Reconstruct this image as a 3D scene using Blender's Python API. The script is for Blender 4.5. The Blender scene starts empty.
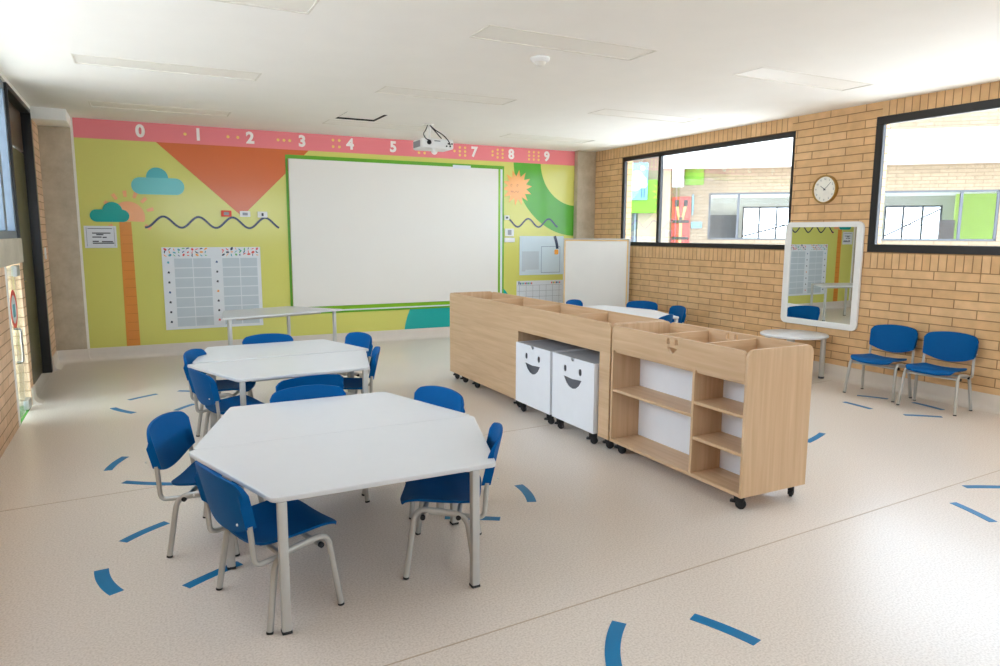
import bpy, bmesh, math, random
from mathutils import Vector, Matrix, Quaternion
random.seed(7)
sc = bpy.context.scene
C = sc.collection
PI = math.pi
R = math.radians

# ------------------------------------------------------------------ room size (metres)
XL, W, D, H = -0.87, 6.262, 9.131, 2.69
YR = -2.6                                   # rear wall, behind the camera
BB = 0.146                                  # top of the cove skirting
CAM_H = 1.45

# ------------------------------------------------------------------ materials
def srgb(r, g, b):
    f = lambda c: c / 12.92 if c <= 0.04045 else ((c + 0.055) / 1.055) ** 2.4
    return tuple(f(c / 255.0) for c in (r, g, b)) + (1.0,)

def new_mat(name):
    m = bpy.data.materials.new(name); m.use_nodes = True
    nt = m.node_tree
    return m, nt, nt.nodes['Principled BSDF']

def mat(name, col, rough=0.5, metal=0.0, var=0.04, scale=12.0, spec=0.5, bump=0.0, bscale=None):
    """plain procedural paint / plastic / metal with a little noise in it"""
    m, nt, b = new_mat(name)
    N, L = nt.nodes.new, nt.links.new
    tc = N('ShaderNodeTexCoord'); no = N('ShaderNodeTexNoise'); no.inputs['Scale'].default_value = scale
    no.inputs['Detail'].default_value = 3
    L(tc.outputs['Object'], no.inputs['Vector'])
    ramp = N('ShaderNodeMapRange'); ramp.inputs[1].default_value = .3; ramp.inputs[2].default_value = .7
    ramp.inputs[3].default_value = 1 - var; ramp.inputs[4].default_value = 1 + var
    L(no.outputs['Fac'], ramp.inputs[0])
    mx = N('ShaderNodeVectorMath'); mx.operation = 'SCALE'; mx.inputs[0].default_value = col[:3]
    L(ramp.outputs[0], mx.inputs['Scale']); L(mx.outputs[0], b.inputs['Base Color'])
    b.inputs['Roughness'].default_value = rough; b.inputs['Metallic'].default_value = metal
    b.inputs['Specular IOR Level'].default_value = spec
    if bump:
        n2 = N('ShaderNodeTexNoise'); n2.inputs['Scale'].default_value = bscale or scale * 6
        L(tc.outputs['Object'], n2.inputs['Vector'])
        bp = N('ShaderNodeBump'); bp.inputs['Strength'].default_value = bump; bp.inputs['Distance'].default_value = .004
        L(n2.outputs['Fac'], bp.inputs['Height']); L(bp.outputs[0], b.inputs['Normal'])
    return m

def wood(name, axis, light=srgb(214, 182, 146), dark=srgb(198, 163, 125)):
    """light oak laminate, grain along the given axis (0 x, 1 y, 2 z)"""
    m, nt, b = new_mat(name)
    N, L = nt.nodes.new, nt.links.new
    tc = N('ShaderNodeTexCoord'); mp = N('ShaderNodeMapping')
    s = [16.0, 16.0, 16.0]; s[axis] = 0.8
    mp.inputs['Scale'].default_value = s
    no = N('ShaderNodeTexNoise'); no.inputs['Scale'].default_value = 2.2; no.inputs['Detail'].default_value = 6
    no.inputs['Distortion'].default_value = .6
    L(tc.outputs['Object'], mp.inputs['Vector']); L(mp.outputs[0], no.inputs['Vector'])
    cr = N('ShaderNodeValToRGB'); cr.color_ramp.elements[0].color = dark; cr.color_ramp.elements[1].color = light
    cr.color_ramp.elements[0].position = .3; cr.color_ramp.elements[1].position = .7
    L(no.outputs['Fac'], cr.inputs[0]); L(cr.outputs[0], b.inputs['Base Color'])
    b.inputs['Roughness'].default_value = .45
    return m

def brick_mat(name, c1, c2, mortar, uaxis, soldier=True, bw=.39, rh=.078, z0=1.14, ms=.0045, off=.5):
    """long thin running-bond bricks; upright header rows above and below the windows"""
    m, nt, b = new_mat(name)
    N, L = nt.nodes.new, nt.links.new
    tc = N('ShaderNodeTexCoord'); sx = N('ShaderNodeSeparateXYZ'); L(tc.outputs['Object'], sx.inputs[0])
    U = sx.outputs[uaxis]; Z = sx.outputs[2]
    def math_(op, a, c=None):
        n = N('ShaderNodeMath'); n.operation = op
        for i, v in enumerate((a, c)):
            if v is None: continue
            if isinstance(v, (int, float)): n.inputs[i].default_value = v
            else: L(v, n.inputs[i])
        return n.outputs[0]
    zz = math_('SUBTRACT', Z, z0 - 20 * rh)
    uu = math_('ADD', U, 20.0)
    def bricks(u, v, w, h):
        cb = N('ShaderNodeCombineXYZ'); L(u, cb.inputs[0]); L(v, cb.inputs[1])
        bt = N('ShaderNodeTexBrick'); L(cb.outputs[0], bt.inputs['Vector'])
        bt.inputs['Scale'].default_value = 1; bt.inputs['Brick Width'].default_value = w; bt.inputs['Row Height'].default_value = h
        bt.inputs['Mortar Size'].default_value = ms; bt.inputs['Mortar Smooth'].default_value = .3; bt.inputs['Bias'].default_value = 0
        bt.inputs['Color1'].default_value = c1; bt.inputs['Color2'].default_value = c2; bt.inputs['Mortar'].default_value = mortar
        bt.offset = off
        return bt
    b1 = bricks(uu, zz, bw, rh)
    col, fac = b1.outputs['Color'], b1.outputs['Fac']
    if soldier:
        b2 = bricks(math_('SUBTRACT', Z, 1.14 - 10 * .15), uu, .15, .072)
        b2.offset = 0
        b3 = bricks(math_('SUBTRACT', Z, 2.545 - 10 * .15), uu, .15, .072)
        b3.offset = 0
        low = math_('MULTIPLY', math_('GREATER_THAN', Z, 1.14), math_('LESS_THAN', Z, 1.297))
        pier = math_('MULTIPLY', math_('GREATER_THAN', U, 4.4), math_('LESS_THAN', U, 5.42))
        top = math_('MULTIPLY', math_('GREATER_THAN', Z, 2.545), math_('SUBTRACT', 1.0, pier))
        for bt, k in ((b2, low), (b3, top)):
            mc = N('ShaderNodeMix'); mc.data_type = 'RGBA'; L(k, mc.inputs[0]); L(col, mc.inputs[6]); L(bt.outputs['Color'], mc.inputs[7]); col = mc.outputs[2]
            mf = N('ShaderNodeMix'); mf.data_type = 'FLOAT'; L(k, mf.inputs[0]); L(fac, mf.inputs[2]); L(bt.outputs['Fac'], mf.inputs[3]); fac = mf.outputs[0]
    no = N('ShaderNodeTexNoise'); no.inputs['Scale'].default_value = 9; no.inputs['Detail'].default_value = 5
    L(tc.outputs['Object'], no.inputs['Vector'])
    mr = N('ShaderNodeMapRange'); mr.inputs[1].default_value = .3; mr.inputs[2].default_value = .7; mr.inputs[3].default_value = .9; mr.inputs[4].default_value = 1.1
    L(no.outputs['Fac'], mr.inputs[0])
    mx = N('ShaderNodeVectorMath'); mx.operation = 'SCALE'; L(col, mx.inputs[0]); L(mr.outputs[0], mx.inputs['Scale'])
    L(mx.outputs[0], b.inputs['Base Color'])
    b.inputs['Roughness'].default_value = .8; b.inputs['Specular IOR Level'].default_value = .25
    bp = N('ShaderNodeBump'); bp.invert = True; bp.inputs['Strength'].default_value = .8; bp.inputs['Distance'].default_value = .006
    L(fac, bp.inputs['Height']); L(bp.outputs[0], b.inputs['Normal'])
    return m

def floor_mat():
    m, nt, b = new_mat('vinyl_floor')
    N, L = nt.nodes.new, nt.links.new
    tc = N('ShaderNodeTexCoord')
    n1 = N('ShaderNodeTexNoise'); n1.inputs['Scale'].default_value = 120; n1.inputs['Detail'].default_value = 2
    n2 = N('ShaderNodeTexVoronoi'); n2.inputs['Scale'].default_value = 60
    n3 = N('ShaderNodeTexNoise'); n3.inputs['Scale'].default_value = .8
    for n in (n1, n2, n3): L(tc.outputs['Object'], n.inputs['Vector'])
    cr = N('ShaderNodeValToRGB'); e = cr.color_ramp.elements
    e[0].position = .32; e[0].color = srgb(206, 193, 180); e[1].position = .6; e[1].color = srgb(227, 216, 205)
    L(n1.outputs['Fac'], cr.inputs[0])
    sp = N('ShaderNodeMapRange'); sp.inputs[1].default_value = .05; sp.inputs[2].default_value = .22; sp.inputs[3].default_value = .93; sp.inputs[4].default_value = 1.0
    L(n2.outputs['Distance'], sp.inputs[0])
    bl = N('ShaderNodeMapRange'); bl.inputs[3].default_value = .97; bl.inputs[4].default_value = 1.03; L(n3.outputs['Fac'], bl.inputs[0])
    mu = N('ShaderNodeMath'); mu.operation = 'MULTIPLY'; L(sp.outputs[0], mu.inputs[0]); L(bl.outputs[0], mu.inputs[1])
    vs = N('ShaderNodeVectorMath'); vs.operation = 'SCALE'; L(cr.outputs[0], vs.inputs[0]); L(mu.outputs[0], vs.inputs['Scale'])
    L(vs.outputs[0], b.inputs['Base Color'])
    rr = N('ShaderNodeMapRange'); rr.inputs[3].default_value = .26; rr.inputs[4].default_value = .36; L(n3.outputs['Fac'], rr.inputs[0])
    L(rr.outputs[0], b.inputs['Roughness'])
    b.inputs['Specular IOR Level'].default_value = .5
    return m

def concrete_mat(name, a, c):
    m, nt, b = new_mat(name)
    N, L = nt.nodes.new, nt.links.new
    tc = N('ShaderNodeTexCoord')
    no = N('ShaderNodeTexNoise'); no.inputs['Scale'].default_value = 5; no.inputs['Detail'].default_value = 8; no.inputs['Roughness'].default_value = .65
    L(tc.outputs['Object'], no.inputs['Vector'])
    cr = N('ShaderNodeValToRGB'); cr.color_ramp.elements[0].color = a; cr.color_ramp.elements[1].color = c
    cr.color_ramp.elements[0].position = .3; cr.color_ramp.elements[1].position = .7
    L(no.outputs['Fac'], cr.inputs[0]); L(cr.outputs[0], b.inputs['Base Color'])
    b.inputs['Roughness'].default_value = .7
    bp = N('ShaderNodeBump'); bp.inputs['Strength'].default_value = .2; bp.inputs['Distance'].default_value = .01
    L(no.outputs['Fac'], bp.inputs['Height']); L(bp.outputs[0], b.inputs['Normal'])
    return m

def glass_mat(name, refl=.07, tint=(1, 1, 1, 1)):
    m = bpy.data.materials.new(name); m.use_nodes = True
    nt = m.node_tree; nt.nodes.clear()
    N, L = nt.nodes.new, nt.links.new
    out = N('ShaderNodeOutputMaterial'); t = N('ShaderNodeBsdfTransparent'); t.inputs[0].default_value = tint
    g = N('ShaderNodeBsdfGlossy'); g.inputs['Roughness'].default_value = .02
    fr = N('ShaderNodeFresnel'); fr.inputs['IOR'].default_value = 1.4
    mu = N('ShaderNodeMath'); mu.operation = 'MULTIPLY'; mu.inputs[1].default_value = refl / .04 * .5
    mu.use_clamp = True
    L(fr.outputs[0], mu.inputs[0])
    mx = N('ShaderNodeMixShader'); L(mu.outputs[0], mx.inputs[0]); L(t.outputs[0], mx.inputs[1]); L(g.outputs[0], mx.inputs[2])
    L(mx.outputs[0], out.inputs[0])
    return m

M = {}
M['floor'] = floor_mat()
M['ceiling'] = mat('ceiling_paint', srgb(246, 244, 238), .85, var=.01, scale=3, spec=.2)
M['light_panel'] = mat('diffuser', srgb(242, 239, 231), .5, var=.005)
M['light_trim'] = mat('light_trim', srgb(228, 224, 214), .5)
M['brick'] = brick_mat('tan_brick', srgb(222, 184, 138), srgb(214, 173, 126), srgb(160, 122, 84), 1)
M['brick_left'] = brick_mat('pale_brick', srgb(226, 194, 162), srgb(216, 180, 146), srgb(168, 134, 104), 1, soldier=False)
M['brick_wing'] = brick_mat('pale_brick_return', srgb(226, 196, 164), srgb(216, 184, 150), srgb(176, 144, 114), 0, soldier=False)
M['brick_out'] = brick_mat('outside_brick', srgb(136, 119, 98), srgb(129, 112, 91), srgb(112, 97, 78), 0, soldier=False, bw=.39, rh=.09, ms=.008)  # even brick colour of the building across the courtyard
M['plaster'] = mat('plaster', srgb(238, 235, 228), .8, var=.02)
M['cove'] = mat('cove_skirting', srgb(216, 206, 194), .5, var=.02)
M['concrete'] = concrete_mat('concrete', srgb(172, 158, 136), srgb(200, 187, 165))
M['lintel'] = concrete_mat('pale_concrete', srgb(190, 182, 166), srgb(212, 204, 188))
M['black'] = mat('black_frame', srgb(26, 23, 22), .4, var=.05)
M['blackrub'] = mat('black_rubber', srgb(22, 22, 24), .55)
M['steel'] = mat('blue_grey_steel', srgb(112, 124, 136), .4, var=.04)
M['olive'] = mat('olive_door', srgb(84, 80, 50), .35, var=.05)
M['brown'] = mat('brown_door', srgb(92, 74, 60), .3, var=.05)
M['glass'] = glass_mat('window_glass', .028)
M['doorglass'] = glass_mat('door_glass', .05, (.95, .98, .95, 1))
M['white'] = mat('white_laminate', srgb(210, 211, 212), .32, var=.008)
M['whiteedge'] = mat('white_edge', srgb(206, 206, 206), .4)
M['board'] = mat('board_white', srgb(232, 228, 220), .35, var=.006, scale=2)
M['boardpanel'] = mat('easel_white', srgb(226, 223, 216), .3, var=.015, scale=4)
M['whiteplastic'] = mat('white_plastic', srgb(232, 232, 230), .35, var=.01)
M['binwhite'] = mat('bin_white', srgb(236, 238, 242), .4, var=.01)
M['bingrey'] = mat('bin_lid_grey', srgb(186, 188, 194), .4, var=.01)
M['binshade'] = mat('bin_hole_shade', srgb(96, 98, 104), .6)  # dark tone painted in for the shade inside the bins
M['blue'] = mat('blue_plastic', srgb(0, 85, 147), .5, var=.03, scale=40, spec=.08, bump=.05, bscale=300)
M['silver'] = mat('silver_paint', srgb(186, 184, 178), .38, metal=.35, var=.02)
M['chrome'] = mat('chrome', srgb(200, 200, 198), .2, metal=1, var=.01)
M['silverleg'] = mat('grey_leg', srgb(190, 189, 184), .4, metal=.2, var=.02)
M['wood_y'] = wood('oak_along', 1)
M['wood_z'] = wood('oak_upright', 2)
M['wood_x'] = wood('oak_across', 0)
M['pine'] = mat('pine_strip', srgb(226, 190, 130), .5)
M['alu'] = mat('aluminium', srgb(190, 190, 188), .35, metal=.5)
M['tape'] = mat('blue_tape', srgb(0, 116, 168), .35, var=.03, spec=.25)
M['seam'] = mat('floor_seam', srgb(190, 170, 148), .5)
M['grass'] = mat('grass_green', srgb(60, 128, 34), .8, var=.35, scale=60)
M['gold'] = mat('brass_rim', srgb(172, 138, 74), .35, metal=.7)
M['clockface'] = mat('clock_face', srgb(236, 234, 224), .4)
M['darkgrey'] = mat('dark_grey', srgb(70, 72, 76), .5)
M['midgrey'] = mat('mid_grey', srgb(150, 152, 156), .5)
M['mirror'] = mat('mirror_glass', srgb(236, 238, 236), .0, metal=1, var=0)
M['lime'] = mat('mural_lime', srgb(214, 211, 112), .16, var=.015, scale=2, spec=.3)
M['pink'] = mat('mural_pink', srgb(238, 136, 142), .16, var=.015, scale=2, spec=.3)
M['orange'] = mat('mural_orange', srgb(214, 112, 62), .16, var=.015, scale=2, spec=.3)
M['leaf'] = mat('mural_green', srgb(92, 170, 60), .16, var=.015, scale=2, spec=.3)
M['teal'] = mat('mural_teal', srgb(36, 168, 160), .16, var=.015, scale=2, spec=.3)
M['sky'] = mat('mural_sky', srgb(112, 196, 196), .16, var=.015, scale=2, spec=.3)
M['skydark'] = mat('mural_sky_deep', srgb(84, 178, 184), .16, var=.015, scale=2, spec=.3)
M['sunorange'] = mat('mural_sun', srgb(242, 166, 76), .18, var=.015)
M['sunpink'] = mat('mural_sun_pale', srgb(244, 172, 120), .18, var=.015)
M['towero'] = mat('mural_tower', srgb(226, 144, 60), .18, var=.02)
M['towerline'] = mat('mural_tower_line', srgb(196, 112, 44), .2)
M['navy'] = mat('mural_navy', srgb(48, 58, 84), .25)
M['dots'] = mat('mural_dot', srgb(248, 214, 120), .2)
M['digit'] = mat('mural_digit', srgb(246, 240, 236), .2)
M['frame_green'] = mat('green_border', srgb(96, 168, 24), .3)
M['frame_lime'] = mat('lime_border', srgb(128, 186, 20), .3)
M['paper'] = mat('paper', srgb(222, 226, 230), .45, var=.01)
M['papergrid'] = mat('paper_grey', srgb(190, 200, 206), .45, var=.01)
M['paperblue'] = mat('paper_pale_blue', srgb(206, 220, 226), .45, var=.01)
M['ink'] = mat('ink', srgb(50, 54, 66), .6)
M['inkred'] = mat('ink_red', srgb(222, 78, 66), .5)
M['inkblue'] = mat('ink_blue', srgb(44, 78, 128), .5)
M['inkgreen'] = mat('ink_green', srgb(96, 176, 96), .5)
M['inkteal'] = mat('ink_teal', srgb(70, 160, 176), .5)
M['red'] = mat('red_switch', srgb(224, 70, 40), .4)
M['outwhite'] = mat('outside_white', srgb(224, 224, 222), .7, var=.01)
M['outgreen'] = mat('outside_lime', srgb(92, 134, 14), .6)
M['innergreen'] = mat('inner_lime', srgb(170, 204, 80), .7)
M['outred'] = mat('outside_red', srgb(168, 56, 46), .6)
M['outyellow'] = mat('outside_yellow', srgb(176, 158, 92), .6)
M['outsky'] = mat('outside_pale_blue', srgb(96, 138, 156), .6)
M['outconc'] = mat('outside_paving', srgb(206, 205, 202), .8, var=.03, scale=2)
M['outconc_dark'] = mat('outside_paving_grey', srgb(184, 183, 180), .8, var=.05, scale=2)
M['outbeige'] = mat('outside_render', srgb(150, 134, 114), .8)
M['outinner'] = mat('outside_room', srgb(190, 192, 184), .8)

# ------------------------------------------------------------------ helpers
def tag(o, label=None, cat=None, group=None, kind=None):
    if label: o['label'] = label
    if cat: o['category'] = cat
    if group: o['group'] = group
    if kind: o['kind'] = kind
    return o

def empty(name, loc, rz=0.0):
    o = bpy.data.objects.new(name, None); C.objects.link(o)
    o.location = loc; o.rotation_euler = (0, 0, rz); o.empty_display_size = .1
    return o

def link(name, me, mats, parent=None, world=False, recenter=False):
    """one mesh object. world=True: the mesh is in world coordinates and its parent is an unrotated empty"""
    if not isinstance(mats, (list, tuple)): mats = [mats]
    idx = [p.material_index for p in me.polygons]
    me.materials.clear()
    for m in mats: me.materials.append(m)
    if len(mats) > 1: me.polygons.foreach_set('material_index', idx)
    o = bpy.data.objects.new(name, me); C.objects.link(o)
    if recenter:
        c = sum((v.co for v in me.vertices), Vector()) / len(me.vertices)
        c.z = min(v.co.z for v in me.vertices)
        me.transform(Matrix.Translation(-c)); o.location = c
    if parent is not None:
        o.parent = parent
        if world:
            p = parent; t = Vector(parent.location)
            while p.parent: p = p.parent; t += Vector(p.location)
            o.location = Vector(o.location) - t
    return o

def bm_mesh(bm, smooth=True, ang=35):
    me = bpy.data.meshes.new('m')
    bmesh.ops.recalc_face_normals(bm, faces=bm.faces[:])
    bm.to_mesh(me); bm.free()
    if smooth:
        for p in me.polygons: p.use_smooth = True
        me.set_sharp_from_angle(angle=R(ang))
    return me

def box(bm, a, b, bevel=0.0, seg=2, mi=0):
    a, b = Vector(a), Vector(b)
    lo = Vector((min(a[i], b[i]) for i in range(3))); hi = Vector((max(a[i], b[i]) for i in range(3)))
    vs = [bm.verts.new((x, y, z)) for x in (lo.x, hi.x) for y in (lo.y, hi.y) for z in (lo.z, hi.z)]
    idx = ((0, 1, 3, 2), (4, 6, 7, 5), (0, 4, 5, 1), (2, 3, 7, 6), (0, 2, 6, 4), (1, 5, 7, 3))
    fs = [bm.faces.new([vs[i] for i in f]) for f in idx]
    for f in fs: f.material_index = mi
    if bevel:
        es = list({e for f in fs for e in f.edges})
        r = bmesh.ops.bevel(bm, geom=es, offset=bevel, segments=seg, affect='EDGES', profile=.5)
        for f in r['faces']: f.material_index = mi
    return fs

def box_mesh(a, b, bevel=0.0, seg=2):
    bm = bmesh.new(); box(bm, a, b, bevel, seg); return bm_mesh(bm)

def fillet(pts, r, n=6):
    pts = [Vector(p) for p in pts]; out = [pts[0]]
    for i in range(1, len(pts) - 1):
        p, a, b = pts[i], pts[i - 1], pts[i + 1]
        rr = r[i - 1] if isinstance(r, (list, tuple)) else r
        u, v = (a - p), (b - p)
        k = min(rr, u.length * .49, v.length * .49)
        s, e = p + u.normalized() * k, p + v.normalized() * k
        for j in range(n + 1):
            t = j / n
            out.append((1 - t) ** 2 * s + 2 * t * (1 - t) * p + t * t * e)
    out.append(pts[-1]); return out

def tube(bm, pts, r, seg=12, cap=True, mi=0, rfun=None):
    pts = [Vector(p) for p in pts]
    rings = []; prev = None
    for i, p in enumerate(pts):
        t = (pts[min(i + 1, len(pts) - 1)] - pts[max(i - 1, 0)]).normalized()
        if prev is None:
            a = Vector((0, 0, 1)) if abs(t.z) < .9 else Vector((1, 0, 0))
            n = t.cross(a).normalized()
        else:
            n = (prev - t * prev.dot(t)).normalized()
        prev = n; b = t.cross(n)
        rr = rfun(i / (len(pts) - 1)) if rfun else r
        rings.append([bm.verts.new(p + (n * math.cos(2 * PI * k / seg) + b * math.sin(2 * PI * k / seg)) * rr) for k in range(seg)])
    for a, b in zip(rings, rings[1:]):
        for k in range(seg):
            f = bm.faces.new((a[k], a[(k + 1) % seg], b[(k + 1) % seg], b[k])); f.material_index = mi
    if cap:
        f = bm.faces.new(rings[0][::-1]); f.material_index = mi
        f = bm.faces.new(rings[-1]); f.material_index = mi

def tube_mesh(pts, r, seg=12, ang=40):
    bm = bmesh.new(); tube(bm, pts, r, seg); return bm_mesh(bm, True, ang)

def lathe(bm, prof, seg=24, centre=(0, 0, 0), axis='z', mi=0):
    """prof: list of (radius, height)"""
    rings = []
    for r, h in prof:
        ring = []
        for k in range(seg):
            c, s = math.cos(2 * PI * k / seg) * r, math.sin(2 * PI * k / seg) * r
            v = {'z': (c, s, h), 'x': (h, c, s), 'y': (s, h, c)}[axis]
            ring.append(bm.verts.new(Vector(v) + Vector(centre)))
        rings.append(ring)
    for a, b in zip(rings, rings[1:]):
        for k in range(seg):
            f = bm.faces.new((a[k], a[(k + 1) % seg], b[(k + 1) % seg], b[k])); f.material_index = mi
    for ring in (rings[0], rings[-1]):
        f = bm.faces.new(ring); f.material_index = mi

# flat shapes: outlines in (a, b), given thickness, from filled 2-D curves
def to_mesh(curve, Mx):
    o = bpy.data.objects.new('tmp', curve); C.objects.link(o)
    dg = bpy.context.evaluated_depsgraph_get()
    me = bpy.data.meshes.new_from_object(o.evaluated_get(dg))
    bpy.data.objects.remove(o); bpy.data.curves.remove(curve)
    me.transform(Mx)
    return me

def plate(loops, t, Mx=None, bevel=0.0):
    cu = bpy.data.curves.new('c', 'CURVE'); cu.dimensions = '2D'; cu.fill_mode = 'BOTH'
    cu.extrude = max(t / 2 - bevel, 1e-5); cu.bevel_depth = bevel; cu.bevel_resolution = 2
    if bevel: cu.offset = -bevel
    for lp in loops:
        s = cu.splines.new('POLY'); s.points.add(len(lp) - 1); s.use_cyclic_u = True
        for i, p in enumerate(lp): s.points[i].co = (p[0], p[1], 0, 1)
    me = to_mesh(cu, Matrix.Translation((0, 0, t / 2)))
    if Mx is not None: me.transform(Mx)
    for p in me.polygons: p.use_smooth = True
    me.set_sharp_from_angle(angle=R(40))
    return me

def text_mesh(body, size, t, Mx, offset=0.0):
    cu = bpy.data.curves.new('t', 'FONT'); cu.body = body; cu.size = size; cu.extrude = t / 2
    cu.align_x = 'CENTER'; cu.align_y = 'CENTER'; cu.offset = offset; cu.resolution_u = 6
    return to_mesh(cu, Mx @ Matrix.Translation((0, 0, t / 2)))

def face_y(y):      # (a, b, c) -> x = a, z = b, sticks out towards -y
    return Matrix(((1, 0, 0, 0), (0, 0, -1, y), (0, 1, 0, 0), (0, 0, 0, 1)))
def face_x(x):      # (a, b, c) -> y = -a, z = b, sticks out towards -x
    return Matrix(((0, 0, -1, x), (-1, 0, 0, 0), (0, 1, 0, 0), (0, 0, 0, 1)))
def face_xp(x):     # (a, b, c) -> y = a, z = b, sticks out towards +x
    return Matrix(((0, 0, 1, x), (1, 0, 0, 0), (0, 1, 0, 0), (0, 0, 0, 1)))

def rrect(x0, y0, x1, y1, r=0.0, n=5, corners=(1, 1, 1, 1)):
    if r <= 0: return [(x0, y0), (x1, y0), (x1, y1), (x0, y1)]
    out = []
    for (cx, cy, a, k) in ((x1 - r, y0 + r, -90, 0), (x1 - r, y1 - r, 0, 1), (x0 + r, y1 - r, 90, 2), (x0 + r, y0 + r, 180, 3)):
        if not corners[k]:
            out.append(((x1 if k in (0, 1) else x0), (y0 if k in (0, 3) else y1))); continue
        for i in range(n + 1):
            t = R(a + 90 * i / n); out.append((cx + r * math.cos(t), cy + r * math.sin(t)))
    return out
def circle(cx, cy, r, n=32, ry=None):
    return [(cx + r * math.cos(2 * PI * i / n), cy + (ry or r) * math.sin(2 * PI * i / n)) for i in range(n)]
def round_poly(pts, r, n=6):
    out = []; m = len(pts)
    for i in range(m):
        p, a, b = Vector(pts[i]), Vector(pts[i - 1]), Vector(pts[(i + 1) % m])
        u, v = (a - p).normalized(), (b - p).normalized()
        k = r / math.tan(u.angle(v) / 2)
        s, e = p + u * k, p + v * k
        for j in range(n + 1):
            t = j / n; q = (1 - t) ** 2 * s + 2 * t * (1 - t) * p + t * t * e; out.append((q.x, q.y))
    return out
def ribbon(pts, w):
    pts = [Vector(p) for p in pts]; L_, R_ = [], []
    for i, p in enumerate(pts):
        t = (pts[min(i + 1, len(pts) - 1)] - pts[max(i - 1, 0)]).normalized(); n = Vector((-t.y, t.x))
        L_.append(tuple(p + n * w / 2)); R_.append(tuple(p - n * w / 2))
    return L_ + R_[::-1]

def join(meshes):
    """several meshes into one (for one part made of several flat pieces); material index per mesh"""
    bm = bmesh.new()
    for i, me in enumerate(meshes):
        n = len(bm.faces); bm.from_mesh(me); bm.faces.ensure_lookup_table()
        for f in bm.faces[n:]: f.material_index = i
        bpy.data.meshes.remove(me)
    out = bpy.data.meshes.new('j'); bm.to_mesh(out); bm.free(); return out

def slab_with_holes(axis, c0, c1, u0, u1, v0, v1, holes):
    """wall/ceiling slab across `axis` between c0 and c1, rectangular openings (u0,u1,v0,v1)"""
    us = sorted({u0, u1, *[h[0] for h in holes], *[h[1] for h in holes]}); us = [u for u in us if u0 <= u <= u1]
    vs = sorted({v0, v1, *[h[2] for h in holes], *[h[3] for h in holes]}); vs = [v for v in vs if v0 <= v <= v1]
    def solid(i, j):
        if not (0 <= i < len(us) - 1 and 0 <= j < len(vs) - 1): return False
        u, v = (us[i] + us[i + 1]) / 2, (vs[j] + vs[j + 1]) / 2
        return not any(h[0] < u < h[1] and h[2] < v < h[3] for h in holes)
    bm = bmesh.new(); cache = {}
    def V(i, j, k):
        key = (i, j, k)
        if key not in cache:
            c = (c0, c1)[k]; p = {0: (c, us[i], vs[j]), 1: (us[i], c, vs[j]), 2: (us[i], vs[j], c)}[axis]
            cache[key] = bm.verts.new(p)
        return cache[key]
    for i in range(len(us) - 1):
        for j in range(len(vs) - 1):
            if not solid(i, j): continue
            for k in (0, 1): bm.faces.new((V(i, j, k), V(i + 1, j, k), V(i + 1, j + 1, k), V(i, j + 1, k)))
            for (a, b, di, dj) in (((i, j), (i + 1, j), 0, -1), ((i, j + 1), (i + 1, j + 1), 0, 1), ((i, j), (i, j + 1), -1, 0), ((i + 1, j), (i + 1, j + 1), 1, 0)):
                if not solid(i + di, j + dj):
                    bm.faces.new((V(*a, 0), V(*b, 0), V(*b, 1), V(*a, 1)))
    return bm_mesh(bm, False)

def kids(o): return [c for c in o.children]
def copy_tree(o, parent=None):
    c = o.copy(); C.objects.link(c)
    c.parent = parent
    for ch in kids(o): copy_tree(ch, c)
    return c

def structure(name, me, m, parent=None):
    o = link(name, me, m, parent, world=parent is not None)
    if parent is None: o['kind'] = 'structure'
    return o

# ================================================================== THE SETTING
structure('floor', box_mesh((XL, YR - .15, -.1), (W + .2, D + .2, 0)), M['floor'])
LX = ((-.335, .95), (1.955, 3.23), (4.22, 5.5)); LY = ((3.96, 4.26), (5.95, 6.26), (7.95, 8.27))
HATCH = (2.0, 2.44, 7.36, 7.86)
holes = [(a[0], a[1], b[0], b[1]) for a in LX for b in LY] + [HATCH]
structure('ceiling', slab_with_holes(2, H, H + .12, XL - .15, W + .2, YR - .15, D + .2, holes), M['ceiling'])
structure('wall_back', box_mesh((XL - .15, D, 0), (W + .2, D + .2, H)), M['plaster'])
W1 = (5.373, 8.398, 1.295, 2.545); W2 = (.3, 4.455, 1.295, 2.555)
structure('wall_right', slab_with_holes(0, W, W + .2, YR, D, 0, H, [W1, W2]), M['brick'])
FILL_RW = [(.4, 4.2, 1.4, 2.6)]  # unseen rear opening, added to bring light from behind the camera
structure('wall_rear', slab_with_holes(1, YR - .15, YR, XL - .15, W + .2, 0, H, FILL_RW), M['plaster'])

# left wall: low brick wall, concrete band, window band above, two doors
bm = bmesh.new()
box(bm, (XL - .15, YR, 0), (XL, 6.2, 1.2)); box(bm, (XL - .15, YR, 1.4), (XL, 2.4, 2.66)); box(bm, (XL - .15, 6.96, 0), (XL, 7.13, 1.2)); box(bm, (XL - .15, 8.62, 0), (XL, D, H))
structure('wall_left', bm_mesh(bm, False), M['brick_left'])
structure('trim_1', box_mesh((XL - .16, YR, 1.2), (XL + .01, 7.13, 1.4), .006), M['lintel'])
structure('trim_2', box_mesh((XL - .15, YR, 2.66), (XL, 8.62, H)), M['plaster'])
structure('trim_3', box_mesh((XL - .15, 6.2, 0), (XL, 6.3, 1.2), .004), M['plaster'])
structure('trim_4', box_mesh((XL, 8.58, 2.575), (-.565, D, H), .004), M['ceiling'])
structure('column_left', box_mesh((XL, D - .03, 0), (-.57, D, 2.575), .006), M['concrete'])
structure('column_right', box_mesh((5.935, D - .10, 0), (W, D, H), .008), M['concrete'])
structure('trim_5', box_mesh((-.57, D - .02, BB), (-.548, D, H)), M['plaster'])

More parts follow.
